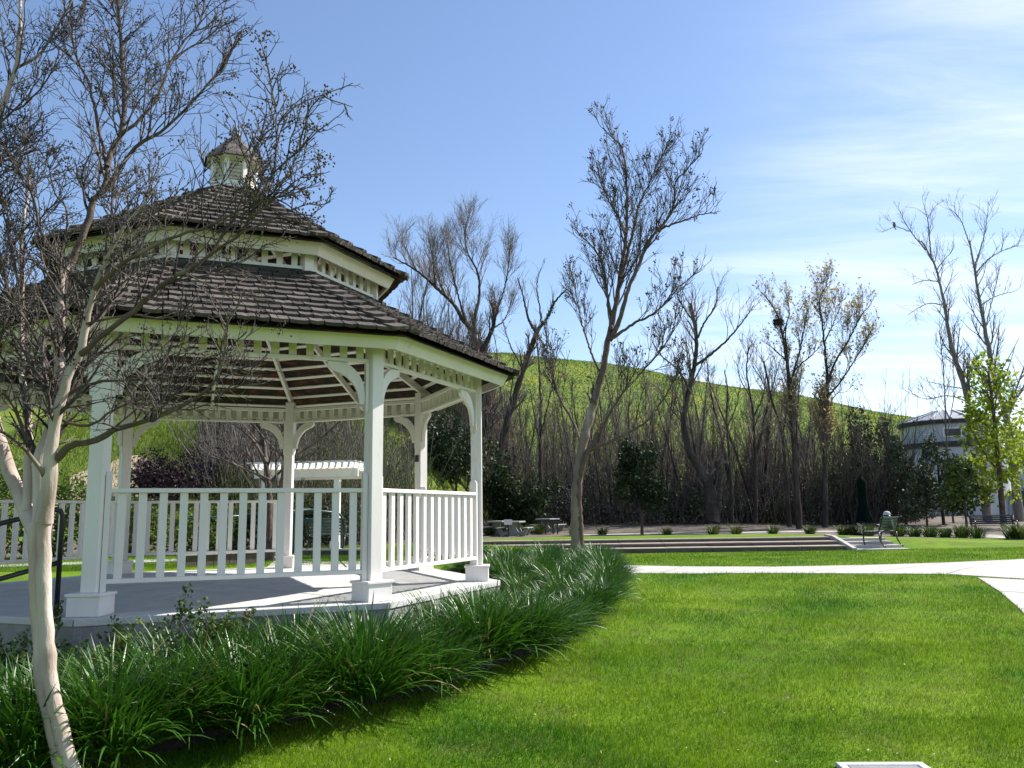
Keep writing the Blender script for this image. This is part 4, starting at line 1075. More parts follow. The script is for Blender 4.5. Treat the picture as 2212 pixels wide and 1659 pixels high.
far_tree('cottonwood', 'grey leaning tree with forked top just beyond the gazebo eave', 44, [
    ([(1062, 1090), (1075, 1000), (1090, 930), (1108, 870), (1130, 800), (1150, 745), (1160, 715)], .5, .30, .20), ([(1160, 715), (1180, 690), (1200, 650), (1225, 625)], -.8, .14, .05), ([(1158, 718), (1142, 690), (1130, 640), (1118, 600)], .8, .12, .04),
    ([(1170, 700), (1165, 660), (1160, 615), (1168, 580)], .2, .07, .03), ([(1130, 800), (1100, 740), (1085, 690)], .8, .06, .03)], 42, dens=.8, lens=.85)
far_tree('cottonwood', 'dark slender tree between the leaning grey tree and the pale forked tree', 43, [
    ([(1168, 1085), (1168, 1010), (1167, 940), (1168, 880), (1165, 800), (1160, 740)], .4, .16, .05), ([(1168, 940), (1180, 890), (1192, 840), (1200, 790)], .5, .07, .03), ([(1167, 960), (1155, 900), (1145, 840)], -.5, .06, .03)], 43, dens=.9, lens=.8)
far_tree('cottonwood', 'thick dark tree with a broken stub and a limb leaning out from its base', 38, [
    ([(1540, 1128), (1538, 1080), (1532, 1045), (1525, 1025)], .2, .46, .40), ([(1545, 1125), (1552, 1060), (1552, 1020), (1550, 998)], -.1, .30, .22), ([(1528, 1040), (1510, 1010), (1490, 980), (1480, 940), (1478, 890), (1490, 840), (1500, 790), (1505, 740), (1498, 690), (1492, 655)], .6, .27, .09),
    ([(1500, 790), (1530, 770), (1570, 735), (1600, 700), (1628, 660)], -1.2, .10, .03), ([(1492, 850), (1465, 800), (1430, 770), (1410, 740)], 1.0, .08, .03), ([(1502, 740), (1520, 700), (1545, 660), (1550, 620)], .6, .08, .03), ([(1495, 690), (1470, 655), (1460, 620)], -.6, .06, .02), ([(1480, 920), (1440, 870), (1420, 830)], .6, .05, .02)], 44, dens=.9, lens=1.0, tw_up=.25)
far_tree('cottonwood', 'straight dark tree with yellowish buds and a bird nest in its fork', 40, [
    ([(1727, 1142), (1722, 1060), (1716, 980), (1710, 900), (1706, 830), (1700, 780), (1695, 730)], .4, .22, .10), ([(1700, 785), (1692, 735), (1682, 690), (1668, 660), (1650, 635)], .6, .10, .03), ([(1705, 830), (1725, 770), (1735, 720), (1745, 670)], -.8, .09, .03), ([(1700, 780), (1672, 755), (1655, 740)], .6, .06, .02), ([(1715, 800), (1750, 770), (1775, 745)], -.6, .06, .02), ([(1690, 725), (1705, 680), (1700, 640)], .4, .06, .02)], 45, dens=1.45, buds=(.85, .07, 'bud'), lens=.9, tw_up=.4)
far_tree('cottonwood', 'taller dark tree with yellowish buds beside the nest tree', 41, [
    ([(1783, 1142), (1782, 1050), (1783, 980), (1785, 900), (1788, 840), (1786, 790)], .3, .21, .11), ([(1786, 800), (1780, 740), (1775, 690), (1770, 650), (1785, 615)], .5, .10, .03), ([(1787, 830), (1805, 780), (1830, 740), (1850, 700), (1868, 670)], -.9, .09, .03), ([(1787, 860), (1815, 825), (1845, 780), (1868, 740), (1880, 720)], .6, .07, .03), ([(1780, 740), (1800, 700), (1815, 660)], .3, .06, .02), ([(1785, 900), (1800, 860), (1820, 840)], .6, .05, .02)], 46, dens=1.5, buds=(.9, .075, 'bud'), lens=1.0, tw_up=.4)
far_tree('cottonwood', 'slender dark tree just before the nest tree', 41, [
    ([(1706, 1138), (1700, 1060), (1695, 990), (1688, 930), (1672, 880), (1660, 830), (1650, 780)], -.4, .17, .05), ([(1690, 940), (1700, 880), (1690, 820)], .4, .07, .03), ([(1670, 870), (1645, 820), (1625, 790)], .4, .06, .02)], 47, dens=.9, lens=.9, buds=(.3, .06, 'bud'))
far_tree('cottonwood', 'slender grey tree between the broken-stub tree and the nest tree', 42, [
    ([(1632, 1130), (1632, 1050), (1630, 970), (1628, 900), (1620, 850), (1612, 800), (1618, 750)], .4, .15, .04), ([(1628, 900), (1650, 850), (1655, 790)], .4, .06, .03), ([(1622, 860), (1600, 820), (1590, 780)], -.4, .05, .02)], 48, dens=1.0, lens=.9)
far_tree('cottonwood', 'slender tree rising right behind the broken stub', 42, [
    ([(1582, 1128), (1580, 1050), (1575, 980), (1570, 910), (1572, 850), (1565, 800)], .4, .12, .04), ([(1572, 920), (1590, 880), (1600, 830)], .4, .05, .02)], 49, dens=.9, lens=.8)
far_tree('poplar', 'tall pruned tree leaning to the left near the tower building', 46, [
    ([(2135, 1135), (2128, 1060), (2120, 990), (2108, 930), (2095, 880), (2078, 820), (2062, 770), (2050, 720), (2040, 660), (2030, 610), (2018, 570), (2005, 545), (1990, 520)], .6, .36, .05), ([(2012, 560), (2008, 520), (2005, 480), (1995, 440)], .4, .07, .02), ([(2022, 585), (2040, 560), (2055, 545)], -.5, .05, .02), ([(2000, 540), (1975, 510), (1955, 480), (1944, 455)], .6, .06, .02),
    ([(2030, 610), (2000, 605), (1970, 615)], .6, .05, .02), ([(2040, 660), (2010, 655), (1985, 665), (1962, 680)], -.6, .05, .02), ([(2095, 870), (2050, 855), (2000, 862), (1970, 850)], -.8, .05, .02), ([(2085, 840), (2050, 835), (2010, 825)], .6, .05, .02), ([(1965, 500), (1935, 490), (1905, 502)], .3, .04, .015)], 50, dens=.95, lens=.9, tw_up=.22, mat_tr='bark_grey', mat_tw='bark_grey')
far_tree('poplar', 'tall pruned tree with cut stub at the far right edge', 45, [
    ([(2205, 1140), (2196, 1060), (2190, 990), (2180, 930), (2168, 880), (2150, 830), (2140, 770), (2128, 710), (2118, 660), (2108, 600), (2102, 560), (2095, 520)], .6, .36, .05), ([(2175, 900), (2180, 870), (2190, 845)], -.3, .16, .13), ([(2105, 580), (2120, 530), (2130, 490), (2135, 450)], -.5, .07, .02), ([(2108, 590), (2135, 560), (2170, 540), (2200, 530)], .5, .06, .02),
    ([(2095, 530), (2085, 500), (2072, 470), (2050, 450)], .5, .05, .02), ([(2118, 660), (2150, 640), (2190, 630)], -.6, .05, .02), ([(2128, 710), (2145, 640), (2160, 580)], .6, .05, .02)], 51, dens=.95, lens=.9, tw_up=.22, mat_tr='bark_grey', mat_tw='bark_grey')
far_tree('birch_sapling', 'thin bare sapling before the tower building', 44, [([(2060, 1130), (2052, 1040), (2045, 960), (2042, 880), (2038, 800), (2030, 720)], .3, .08, .03), ([(2045, 940), (2060, 860), (2058, 780)], .3, .04, .02)], 52, dens=.8, lens=.8, mat_tr='twig_far')

# nest and bird
np_ = at(1681, 697, 40.35); me = MB()
g = np.random.default_rng(5); br = []
for _ in range(120):
    a = g.uniform(0, 6.28); r_ = g.uniform(.08, .24); z = g.uniform(-.15, .16); c = np.array([math.cos(a) * r_, math.sin(a) * r_, z]); d = unit(np.array([-math.sin(a), math.cos(a), g.normal() * .3])) * .16
    br.append((np.array([c - d, c, c + d]), np.array([.016, .018, .014])))
v, f = tube_batch([stackb(br)], 3); o = obj('bird_nest', mesh_np('bird_nest', v, f), M['bark_dark'], None, np_); tag(o, 'dark round twig nest in the fork of a budding tree', 'nest')
bp = at(1932, 488, 46.3); o = empty('bird', bp, 'small dark bird perched on a high bare branch', 'bird')
mb = MB(); mb.lathe([(.005, -.09), (.05, -.06), (.085, .0), (.08, .08), (.055, .14), (.065, .18), (.05, .225), (.006, .25)], 10); mb.build('body', M['black'], o, smooth=True)
mb = MB(); mb.bar((0, .02, -.05), (.10, .04, -.22), .06, .015); mb.build('tail', M['black'], o); mb = MB(); mb.bar((-.05, 0, .20), (-.12, 0, .19), .02, .02); mb.build('beak', M['black'], o)

# --- generic bare trees filling the wood, each one a thing
def generic_tree(h, g, spread, ntr):
    prim = []
    for s in range(ntr):
        lean = np.array([g.normal() * .10, g.normal() * .10, 1.0]); p = np.array([g.normal() * .12 * (ntr > 1), g.normal() * .12 * (ntr > 1), -.1]); pts = [p]; d = unit(lean)
        for i in range(9): d = unit(d + g.normal(size=3) * .06 + np.array([0, 0, .05])); pts.append(pts[-1] + d * h / 9 * g.uniform(.85, 1.05))
        r0 = h * g.uniform(.008, .013); prim.append((np.array(pts), np.linspace(r0, .014, 10)))
    b1_ = side_branches(prim, n_per_m=1.5, lenf=lambda t, L: spread * (1.15 - t) * h * .3 + .4, ang=(18, 42), K=6, g=g, up=.3, wig=.09, tmin=.25, rr=.45, rmin=.014, cap=16)
    b2_ = side_branches(b1_, n_per_m=3.8, lenf=lambda t, L: .3 + .3 * L, ang=(20, 45), K=4, g=g, up=.25, wig=.1, tmin=.15, rr=.6, rmin=.010)
    b3_ = side_branches(b2_, n_per_m=4.2, lenf=lambda t, L: .2 + .2 * L, ang=(20, 50), K=3, g=g, up=.2, wig=.1, tmin=.15, rr=.7, rmin=.008)
    v, f = tube_batch([stackb(prim)], 6); tr = mesh_np('trunk', v, f, True); tr.materials.append(M['bark_dark'])
    v, f = tube_batch([stackb(b1_), stackb(b2_), stackb(b3_)], 3); cr = mesh_np('crown', v, f, True); cr.materials.append(M['twig_far'])
    return tr, cr
g = np.random.default_rng(77)
gens = [generic_tree(h, g, sp, nt) for h, sp, nt in ((8, .8, 1), (9, .7, 2), (7, 1.0, 1), (10, .7, 1), (6, .9, 2), (8, .6, 1), (7.5, .9, 2))]
PLACES = [(850, 'in the brush behind the gazebo'), (1060, 'of the wood showing beyond the gazebo eave'), (1240, 'of the wood between the gazebo and the pale forked tree'), (1380, 'of the wood right behind the pale forked tree'),
          (1480, 'of the wood behind the small dark evergreen tree'), (1600, 'of the wood around the broken-stub tree'), (1700, 'of the wood between the broken-stub tree and the nest tree'), (1800, 'of the wood among the budding trees'), (1900, 'of the wood behind the closed parasol'), (9999, 'of the wood near the tower building')]
spots = []
for i in range(150):
    u = 870 + i * 7.3 + g.uniform(-14, 14); y = g.uniform(43, 57); spots.append((u, y, g.uniform(.5, 1.12) * (1.0 if u < 1800 else .75)))
for u, y, s in ((880, 50, 1.1), (925, 55, 1.2), (700, 34, .55), (640, 36, .6), (760, 36, .7), (470, 31, .4), (530, 33, .45), (600, 34, .5), (980, 58, 1.3), (1080, 58, 1.1), (1100, 52, .95)): spots.append((u, y, s))
for i, (u, y, s) in enumerate(spots):
    x = at(u, 1100, y).x; tr, cr = gens[i % len(gens)]
    where = next(w for lim, w in PLACES if u < lim)
    o = empty('bare_tree', (x, y, G(x, y) - .05), 'slim bare tree ' + where, 'tree', 'slim bare trees of the wood' if u > 850 else 'slim bare trees behind the gazebo', rz=g.uniform(0, 6.28))
    o.scale = (s, s, s); obj('trunk', tr, None, o); obj('crown', cr, None, o)

# --- thicket of saplings: thousands of thin stems
def thicket(name, n, region, hmin, hmax, mat, g, rmin=.010, side=3):
    st = []
    while len(st) < n:
        u, y = g.uniform(region[0], region[1]), g.uniform(region[2], region[3]); x = at(u, 1100, y).x; z = G(x, y)
        h = (hmin + (hmax - hmin) * g.random() ** 1.5) * (1.0 if g.random() < .8 else 1.4) * (.75 + .5 * math.sin(u * .021 + 1) ** 2); d = unit(np.array([g.normal() * .22, g.normal() * .22, 1.0])); p = [np.array([x, y, z - .05])]
        for k in range(4): d = unit(d + g.normal(size=3) * .10); p.append(p[-1] + d * h / 4)
        st.append((np.array(p), np.linspace(rmin * 2.2, rmin * .7, 5)))
    b = side_branches(st, n_per_m=side, lenf=lambda t, L: .22 * L * (1.2 - t) + .1, ang=(15, 45), K=3, g=g, up=.25, wig=.12, tmin=.2, rr=.6, rmin=rmin * .7, cap=9)
    v, f = tube_batch([stackb(st), stackb(b)], 3)
    return tag(obj(name, mesh_np(name, v, f, True), mat), 'dense grey thicket of bare saplings under the trees', 'thicket', kind='stuff')
g = np.random.default_rng(88)
thicket('thicket', 4200, (840, 1980, 43.5, 56), 1.2, 6.2, M['brush'], g, .010, side=6)
thicket('thicket', 1900, (430, 900, 24.5, 36), 1.2, 3.6, M['brush'], g, .008)

# ------------------------------------------------------------------ leafy plants
def leaf_mesh(name, centers, radii, n, size, g, hollow=.55, aspect=.5, droop=0.0):
    """n leaf-sized quads spread through ellipsoids with uneven lobes"""
    C = []; 
    w = np.array([r[0] * r[1] * r[2] for r in radii]) ** (2 / 3); w /= w.sum()
    for c, r, k in zip(centers, radii, w):
        m = int(n * k) + 4; d = g.normal(size=(m, 3)); d /= np.linalg.norm(d, axis=1, keepdims=True)
        lob = 1 + .22 * np.sin(d[:, 0] * 5 + c[0] * 3) * np.sin(d[:, 2] * 6 + 1 + c[1]) + .15 * np.sin(d[:, 1] * 9 + c[2] * 5)
        rad = (hollow + (1 - hollow) * g.random(m) ** .6) * lob; C.append(np.array(c) + d * rad[:, None] * np.array(r))
    C = np.concatenate(C); m = len(C)
    a = g.normal(size=(m, 3)); a[:, 2] -= droop; a /= np.linalg.norm(a, axis=1, keepdims=True); b = np.cross(a, g.normal(size=(m, 3))); b /= np.linalg.norm(b, axis=1, keepdims=True)
    s = size * g.uniform(.55, 1.35, (m, 1))
    nrm = np.cross(a, b)
    V = np.stack([C - a * s, C + b * s * aspect + nrm * s * .15, C + a * s, C - b * s * aspect + nrm * s * .15], 1).reshape(-1, 3)
    return mesh_np(name, V, np.arange(4 * m).reshape(-1, 4))

def bush(name, label, cat, base, lobes, n, size, mat, g, trunk=None, group=None, aspect=.5, hollow=.5):
    o = empty(name, base, label, cat, group)
    obj('foliage', leaf_mesh('foliage', [l[0] for l in lobes], [l[1] for l in lobes], n, size, g, hollow, aspect), mat, o)
    if trunk:
        h, r, mt = trunk; br = []
        P = np.array([(0, 0, -.05), (g.normal() * .03, g.normal() * .03, h * .35), (g.normal() * .05, 0, h * .7), (0, 0, h)]); Q, L = resample(P, 8); br = [(Q, np.linspace(r, r * .35, 8))]
        lim = side_branches(br, n_per_m=2.2, lenf=lambda t, L: L * .35, ang=(30, 60), K=5, g=g, up=.2, wig=.1, tmin=.35, rr=.5, rmin=r * .12, cap=16)
        v, f = tube_batch([stackb(br)], 8); obj('trunk', mesh_np('trunk', v, f, True), mt, o)
        if lim: v, f = tube_batch([stackb(lim)], 4); obj('limbs', mesh_np('limbs', v, f, True), mt, o)
    return o
g = np.random.default_rng(99)
def lobes_(n, rx, ry, z0, z1, r, taper=0.0):
    out = []
    for i in range(n):
        t = i / max(1, n - 1); k = 1 - taper * t; a = g.uniform(0, 6.28)
        out.append(((math.cos(a) * rx * k * .5, math.sin(a) * ry * k * .5, z0 + (z1 - z0) * t), (r * k * g.uniform(.75, 1.2), r * k * g.uniform(.75, 1.2), r * g.uniform(.6, .95))))
    return out
def put_bush(name, label, cat, u, v_top, y, w_px, mat, n, size, trunk=None, group=None, taper=.3, nl=9, low=.1):
    b = at(u, 1100, y); z = G(b.x, y); h = at(u, v_top, y).z - z; w = w_px * y / FD
    return bush(name, label, cat, (b.x, y, z), lobes_(nl, w * .7, w * .6, h * low + w * .18, h - w * .18, w * .34, taper), n, size, M[mat], g, trunk=(h * .9, max(.03, h * .018), M[trunk]) if trunk else None, group=group)
put_bush('evergreen_shrub', 'large dark evergreen shrub showing between the two right gazebo posts', 'shrub', 985, 915, 41, 210, 'leaf_dark', 8200, .10, 'bark_dark', 'dark evergreens', nl=14)
put_bush('evergreen_shrub', 'dark evergreen shrub at the edge of the wood by the gazebo post', 'shrub', 1075, 1010, 41.5, 90, 'leaf_dark', 2600, .10, None, 'dark evergreens')
put_bush('evergreen_shrub', 'low dark shrub behind the picnic tables', 'shrub', 1150, 1035, 42, 110, 'leaf_dark', 2400, .10, None, 'dark evergreens', taper=.1)
put_bush('holly_tree', 'small dark evergreen tree with thin trunk in the mulch', 'tree', 1385, 952, 37, 92, 'leaf_dark', 4200, .085, 'bark_limb', 'dark evergreens', nl=12, low=.28)
for u, vt, y, w, n, lab in ((1850, 885, 46, 120, 3600, 'grey-green pine standing just beyond the budding trees'), (1920, 905, 45, 90, 3000, 'dark pine to the left of the tower building'), (1955, 940, 43, 70, 2600, 'dark pine with low drooping boughs before the tower building'), (2036, 935, 42, 95, 3000, 'dark pine covering the foot of the tower'), (2000, 1000, 40, 80, 2400, 'short dark pine beside the thin sapling')):
    put_bush('pine_tree', lab, 'tree', u, vt, y, w, 'leaf_pine', int(n * .8), .10, 'bark_dark', 'dark pines by the tower', nl=12, taper=.55, low=.18)
put_bush('leafy_tree', 'yellow-green leafy tree in front of the pruned trees', 'tree', 2165, 765, 38, 150, 'leaf_bright', 2500, .14, 'bark_limb', nl=26, taper=.55, low=.16)
put_bush('leafy_tree', 'small sunlit green shrub-like tree beside the tower', 'tree', 2085, 985, 37, 90, 'leaf_hedge', 1800, .10, 'bark_limb', nl=14, taper=.4, low=.2)
# purple shrub and hedge behind the gazebo
put_bush('smoke_bush', 'dark purple leafless-looking shrub on the slope behind the gazebo', 'shrub', 362, 985, 25, 150, 'leaf_purple', 4200, .055, 'bark_dark', nl=12, taper=.15)
put_bush('smoke_bush', 'lower grey-purple shrub beside the dark purple shrub', 'shrub', 470, 960, 27, 170, 'leaf_purple', 2600, .05, 'bark_dark', nl=12, taper=.15)
for i, (u, vt, y, w) in enumerate(((-40, 985, 19.0, 150), (60, 1000, 19.4, 150), (160, 1030, 19.6, 140), (240, 1055, 19.8, 110), (330, 1085, 20.4, 130), (440, 1100, 20.6, 130), (530, 1100, 21, 110), (620, 1085, 23, 150), (720, 1085, 24, 150))):
    put_bush('hedge_bush', ['tall leafy green bush at the far left edge behind the railing', 'leafy green bush behind the forked pale trunk', 'leafy green bush beside the front left gazebo post', 'rounded green bush left of the back gazebo post', 'low green bush below the purple shrub', 'low green bush in the middle of the back railing', 'low dark green bush left of the twin-trunked tree', 'dark bush behind the pipe handrail', 'dark bush behind the pergola posts'][i], 'shrub', u, vt, y, w, 'leaf_hedge' if i < 6 else 'leaf_dark', 2600, .05, None, 'bushes behind the gazebo', nl=11, taper=.1, low=.0)
for i in range(44):
    u = 1030 + i * 22 + g.uniform(-12, 12); y = g.uniform(43, 48); top = g.uniform(1010, 1095)
    put_bush('brush_shrub', 'twiggy undergrowth shrub ' + next(w for lim, w in PLACES if u < lim), 'shrub', u, top, y, g.uniform(50, 95), 'brush' if i % 3 else 'leaf_pine', 900, .07, None, 'undergrowth shrubs of the wood', nl=7, taper=.2, low=.05)
# low tufts and shrublets on the mulch and by the far path
tuft_me = []
for s in range(3):
    n = 170; a = g.uniform(0, 6.28, n); r0 = g.uniform(0, .16, n); ln = g.uniform(.12, .40, n); out_ = g.uniform(.10, .34, n); w = .010
    c = np.stack([np.cos(a) * r0, np.sin(a) * r0, np.zeros(n)], 1); d = np.stack([np.cos(a), np.sin(a), np.zeros(n)], 1); t = np.stack([-np.sin(a), np.cos(a), np.zeros(n)], 1) * w
    m1 = c + d * (out_ * .5)[:, None] + np.array([0, 0, 1]) * (ln * .75)[:, None]; e = c + d * out_[:, None] + np.array([0, 0, 1]) * ln[:, None]
    V = np.stack([c - t, c + t, m1 + t, m1 - t, e], 1).reshape(-1, 3); b = np.arange(n)[:, None] * 5
    me = mesh_np('tuft', V, [b + np.array([[0, 1, 2, 3]]), b + np.array([[3, 2, 4]])]); me.materials.append(M['leaf_hedge']); tuft_me.append(me)
for i, (u, v, y, s) in enumerate(((1540, 1143, 33, 1.2), (1668, 1142, 34, 1.1), (1822, 1145, 33, 1.3), (1845, 1144, 33, 1.2), (1875, 1145, 32, 1.5), (1940, 1148, 32, 1.5), (1975, 1150, 31.8, 1.2), (2010, 1150, 31.5, 1.4), (2040, 1152, 31, 1.2), (2075, 1152, 31, 1.5), (2110, 1155, 30.5, 1.4), (2190, 1158, 29.6, 1.7), (2212, 1160, 29, 1.6), (1060, 1150, 38, 1.3), (1130, 1140, 40, 1.4), (1165, 1140, 39, 1.4), (1240, 1146, 37, 1.2), (1300, 1142, 37, 1.1), (1440, 1142, 36, 1.0), (1590, 1140, 36, 1.2), (1750, 1142, 35, 1.2))):
    x = at(u, v, y).x; o = obj('grass_tuft', tuft_me[i % 3], None, None, (x, y, G(x, y) - .02)); o.rotation_euler = (0, 0, i * 1.3); o.scale = (s, s, s * .9); tag(o, 'grass tuft at the foot ' + next(w for lim, w in PLACES if u < lim), 'grass tuft', 'grass tufts along the wood edge')

# ------------------------------------------------------------------ strap-leaf bed round the platform
outer_uv = [(-160, 1700), (60, 1690), (240, 1672), (420, 1640), (560, 1600), (720, 1560), (880, 1520), (1020, 1478), (1150, 1437), (1260, 1392), (1330, 1340), (1348, 1295), (1335, 1255), (1300, 1228)]
outer = [gpt(*p, y0=3.0) for p in outer_uv]
def slab_pt(a):
    k = ((a - PHI) / (math.pi / 4)) % 8; k0 = int(math.floor(k)); f = k - k0; ap = SR * C8
    r_ = ap / math.cos((f - .5) * math.pi / 4); return Vector((GC.x + r_ * math.cos(a), GC.y + r_ * math.sin(a), 0))
vs = []; N_ = len(outer) * 4
ol = []
for i in range(N_):
    f = i / (N_ - 1) * (len(outer) - 1); k = min(int(f), len(outer) - 2); ol.append(outer[k].lerp(outer[k + 1], f - k))
inner_l = []
for p in ol:
    a = math.atan2(p.y - GC.y, p.x - GC.x); inner_l.append(slab_pt(a))
V = []; Fb = []
for p, q in zip(ol, inner_l):
    for j in range(7):
        t = j / 6; m = p.lerp(q, t); V.append((m.x, m.y, G(m.x, m.y) + .012 + .17 * math.sin(math.pi * (.12 + .8 * t)) - .15 * (1 - t)))
for i in range(N_ - 1):
    for j in range(6): b = i * 7 + j; Fb.append((b, b + 1, b + 8, b + 7))
tag(obj('planting_bed', mesh_np('planting_bed', np.array(V), np.array(Fb), True), M['soil']), kind='structure')

def strap_clump(g, n=620, R=.23, ln=(.38, .76), dry=.04):
    K = 7; a = g.uniform(0, 2 * np.pi, n); r0 = R * np.sqrt(g.random(n)); L = g.uniform(*ln, n); w = g.uniform(.0055, .0100, n)
    th0 = (r0 / R) ** 1.2 * g.uniform(.15, 1.05, n) + g.uniform(0, .18, n); bend = g.uniform(.25, 1.35, n)
    pts = np.zeros((n, K, 3)); pts[:, 0] = np.stack([np.cos(a) * r0, np.sin(a) * r0, np.zeros(n)], 1)
    az = a + g.normal(size=n) * .38
    for k in range(1, K):
        th = th0 + bend * (k / (K - 1)) ** 1.6; az = az + g.normal(size=n) * .06
        st = L / (K - 1); pts[:, k] = pts[:, k - 1] + np.stack([np.sin(th) * np.cos(az), np.sin(th) * np.sin(az), np.cos(th)], 1) * st[:, None]
    pts[:, :, 2] = np.maximum(pts[:, :, 2], .015)
    side = np.stack([-np.sin(a), np.cos(a), np.zeros(n)], 1) + g.normal(size=(n, 3)) * .35; side /= np.linalg.norm(side, axis=1, keepdims=True)
    prof = np.array([.7, 1, 1, .95, .8, .55, .06])
    off = side[:, None, :] * w[:, None, None] * prof[None, :, None]
    V = np.stack([pts - off, pts + off], 2).reshape(-1, 3); b = (np.arange(n) * K * 2)[:, None] + (np.arange(K - 1) * 2)[None, :]
    F = np.stack([b, b + 1, b + 3, b + 2], -1); nd = int(n * dry)
    return V, F
clump_me = []; dry_me = []
g = np.random.default_rng(123)
for s in range(6):
    V, F = strap_clump(g, 880); nd = 18
    me = mesh_np('leaves', V, F[nd:].reshape(-1, 4), True); me.materials.append(M['lily'])
    dm = mesh_np('dry_leaves', V, F[:nd].reshape(-1, 4), True); dm.materials.append(M['lily_dry'])
    clump_me.append((me, dm))
cl = []
def try_add(x, y, s, md):
    for (a, b, _) in cl:
        if (a - x) ** 2 + (b - y) ** 2 < md * md: return
    cl.append((x, y, s))
for i in range(0, N_):
    p, q = ol[i], inner_l[i]; d = (q - p); d.z = 0; Lb_ = d.length; d.normalize(); row = .07 if p.y < 7.6 else .24; j = 0
    lim = Lb_ - .18 if p.x > -1.9 else Lb_ - .75
    while row < lim:
        m = p + d * (row + g.uniform(-.06, .06)); 
        if (m.x - base0.x) ** 2 + (m.y - base0.y) ** 2 > .09: try_add(m.x, m.y, g.uniform(.85, 1.15) * (1.0 if m.y < 7.4 else (.95 if m.y < 9.0 else .62)), .47)
        row += .235; j += 1
for i, (x, y, s) in enumerate(cl):
    lab = ('clump of arching green strap leaves left of the pale trunk' if x < base0.x - .1 else 'clump of arching green strap leaves between the pale trunk and the middle gazebo post' if x < -1.35 else
           'clump of arching green strap leaves in front of the right-hand railing' if y < 9.2 else 'clump of arching green strap leaves at the far right end of the bed')
    o = empty('strap_leaf_plant', (x, y, G(x, y) + .10), lab, 'plant', 'strap-leaf clumps in the gazebo bed', rz=g.uniform(0, 6.28))
    o.scale = (s, s, s * .95); a, b = clump_me[i % 6]; obj('leaves', a, None, o); obj('dry_leaves', b, None, o)
# sparse rose bushes against the platform
def rose(x, y, s, g, label, reds):
    o = empty('rose_bush', (x, y, G(x, y)), label, 'shrub', 'rose bushes against the platform'); br = []
    for _ in range(7):
        d = unit(np.array([g.normal() * .35, g.normal() * .35, 1])); p = [np.array([g.normal() * .05, g.normal() * .05, 0])]; h = g.uniform(.35, .75) * s
        for k in range(5): d = unit(d + g.normal(size=3) * .18); p.append(p[-1] + d * h / 5)
        br.append((np.array(p), np.linspace(.009, .004, 6)))
    b2_ = side_branches(br, n_per_m=6, lenf=lambda t, L: .12 + .1 * L, ang=(30, 60), K=4, g=g, up=.2, wig=.15, tmin=.3, rr=.6, rmin=.003)
    v, f = tube_batch([stackb(br), stackb(b2_)], 5); obj('stems', mesh_np('stems', v, f, True), M['bark_limb'], o)
    tips = [b[0][k] for b in b2_ for k in (1, 2, 3)]; lv_ = [tuple(t) for t in tips]
    obj('leaves', leaf_mesh('leaves', lv_, [(.06, .06, .05)] * len(lv_), 9 * len(lv_), .019, g, .2, .6), M['leaf_hedge'], o)
    for k in range(reds):
        t = tips[int(g.integers(len(tips)))] + np.array([0, 0, .03]); mb = MB()
        for q in range(7):
            a = q * .9; mb.add([(t[0], t[1], t[2]), (t[0] + .022 * math.cos(a), t[1] + .022 * math.sin(a), t[2] + .012), (t[0] + .03 * math.cos(a + .4), t[1] + .03 * math.sin(a + .4), t[2] + .03), (t[0] + .02 * math.cos(a + .8), t[1] + .02 * math.sin(a + .8), t[2] + .022)], [(0, 1, 2, 3)])
        mb.build('flower', M['red'], o)
rose_spots = [(70, 1420, 6.75, 'rose bush in shade left of the pale trunk', 0), (185, 1400, 6.75, 'sparse rose bush with red bloom just beside the pale trunk', 2), (235, 1390, 6.82, 'sparse rose bush with red bloom below the post base', 1), (300, 1390, 6.80, 'leafy rose bush rising over the platform edge', 1), (380, 1380, 6.9, 'low rose bush with bare canes at the platform', 0), (450, 1380, 7.0, 'spindly rose bush between the canes and the strap leaves', 1), (520, 1375, 7.1, 'rose bush half hidden by the strap leaves', 1), (20, 1430, 6.6, 'rose bush at the far left edge of the bed', 0)]
for u, v, y, lab, rd in rose_spots:
    x = at(u, v, y).x; rose(x, y, 1.1, g, lab, rd)

# ------------------------------------------------------------------ lawn blades
g = np.random.default_rng(202)
def inside_bed(x, y):
    dx, dy = x - GC.x, y - GC.y; a = np.arctan2(dy, dx); r_ = np.hypot(dx, dy)
    oa = np.unwrap([math.atan2(p.y - GC.y, p.x - GC.x) for p in ol]); orr = [math.hypot(p.x - GC.x, p.y - GC.y) for p in ol]
    aa = np.where(a > oa[-1] + .5, a - 2 * np.pi, a)
    lim = np.interp(aa, oa, orr, left=orr[0], right=3.0); return r_ < np.maximum(lim - .26, 3.45) + .02
path_polys = []
def poly_of(upper, lower): return np.array([[p.x, p.y] for p in [gpt(*q) for q in upper] + [gpt(*q) for q in lower][::-1]])
path_polys.append(poly_of([(1280, 1217), (1400, 1223), (1560, 1226), (1750, 1225), (1900, 1221), (2060, 1216), (2212, 1209), (2420, 1199)], [(1290, 1238), (1400, 1239), (1560, 1239.5), (1750, 1240), (1900, 1240), (2040, 1241), (2110, 1247), (2420, 1262)]))
path_polys.append(poly_of([(2112, 1249), (2150, 1272), (2185, 1300), (2225, 1340), (2330, 1450)], [(2420, 1264), (2420, 1300), (2440, 1340), (2480, 1400), (2600, 1500)]))
def in_poly(x, y, P):
    ins = np.zeros(len(x), bool); j = len(P) - 1
    for i in range(len(P)):
        c = ((P[i, 1] > y) != (P[j, 1] > y)) & (x < (P[j, 0] - P[i, 0]) * (y - P[i, 1]) / (P[j, 1] - P[i, 1] + 1e-12) + P[i, 0]); ins ^= c; j = i
    return ins
gx = np.linspace(-10, 24, 137); gy = np.linspace(3.5, 25, 130); GZ = np.array([[G(x, y) for y in gy] for x in gx])
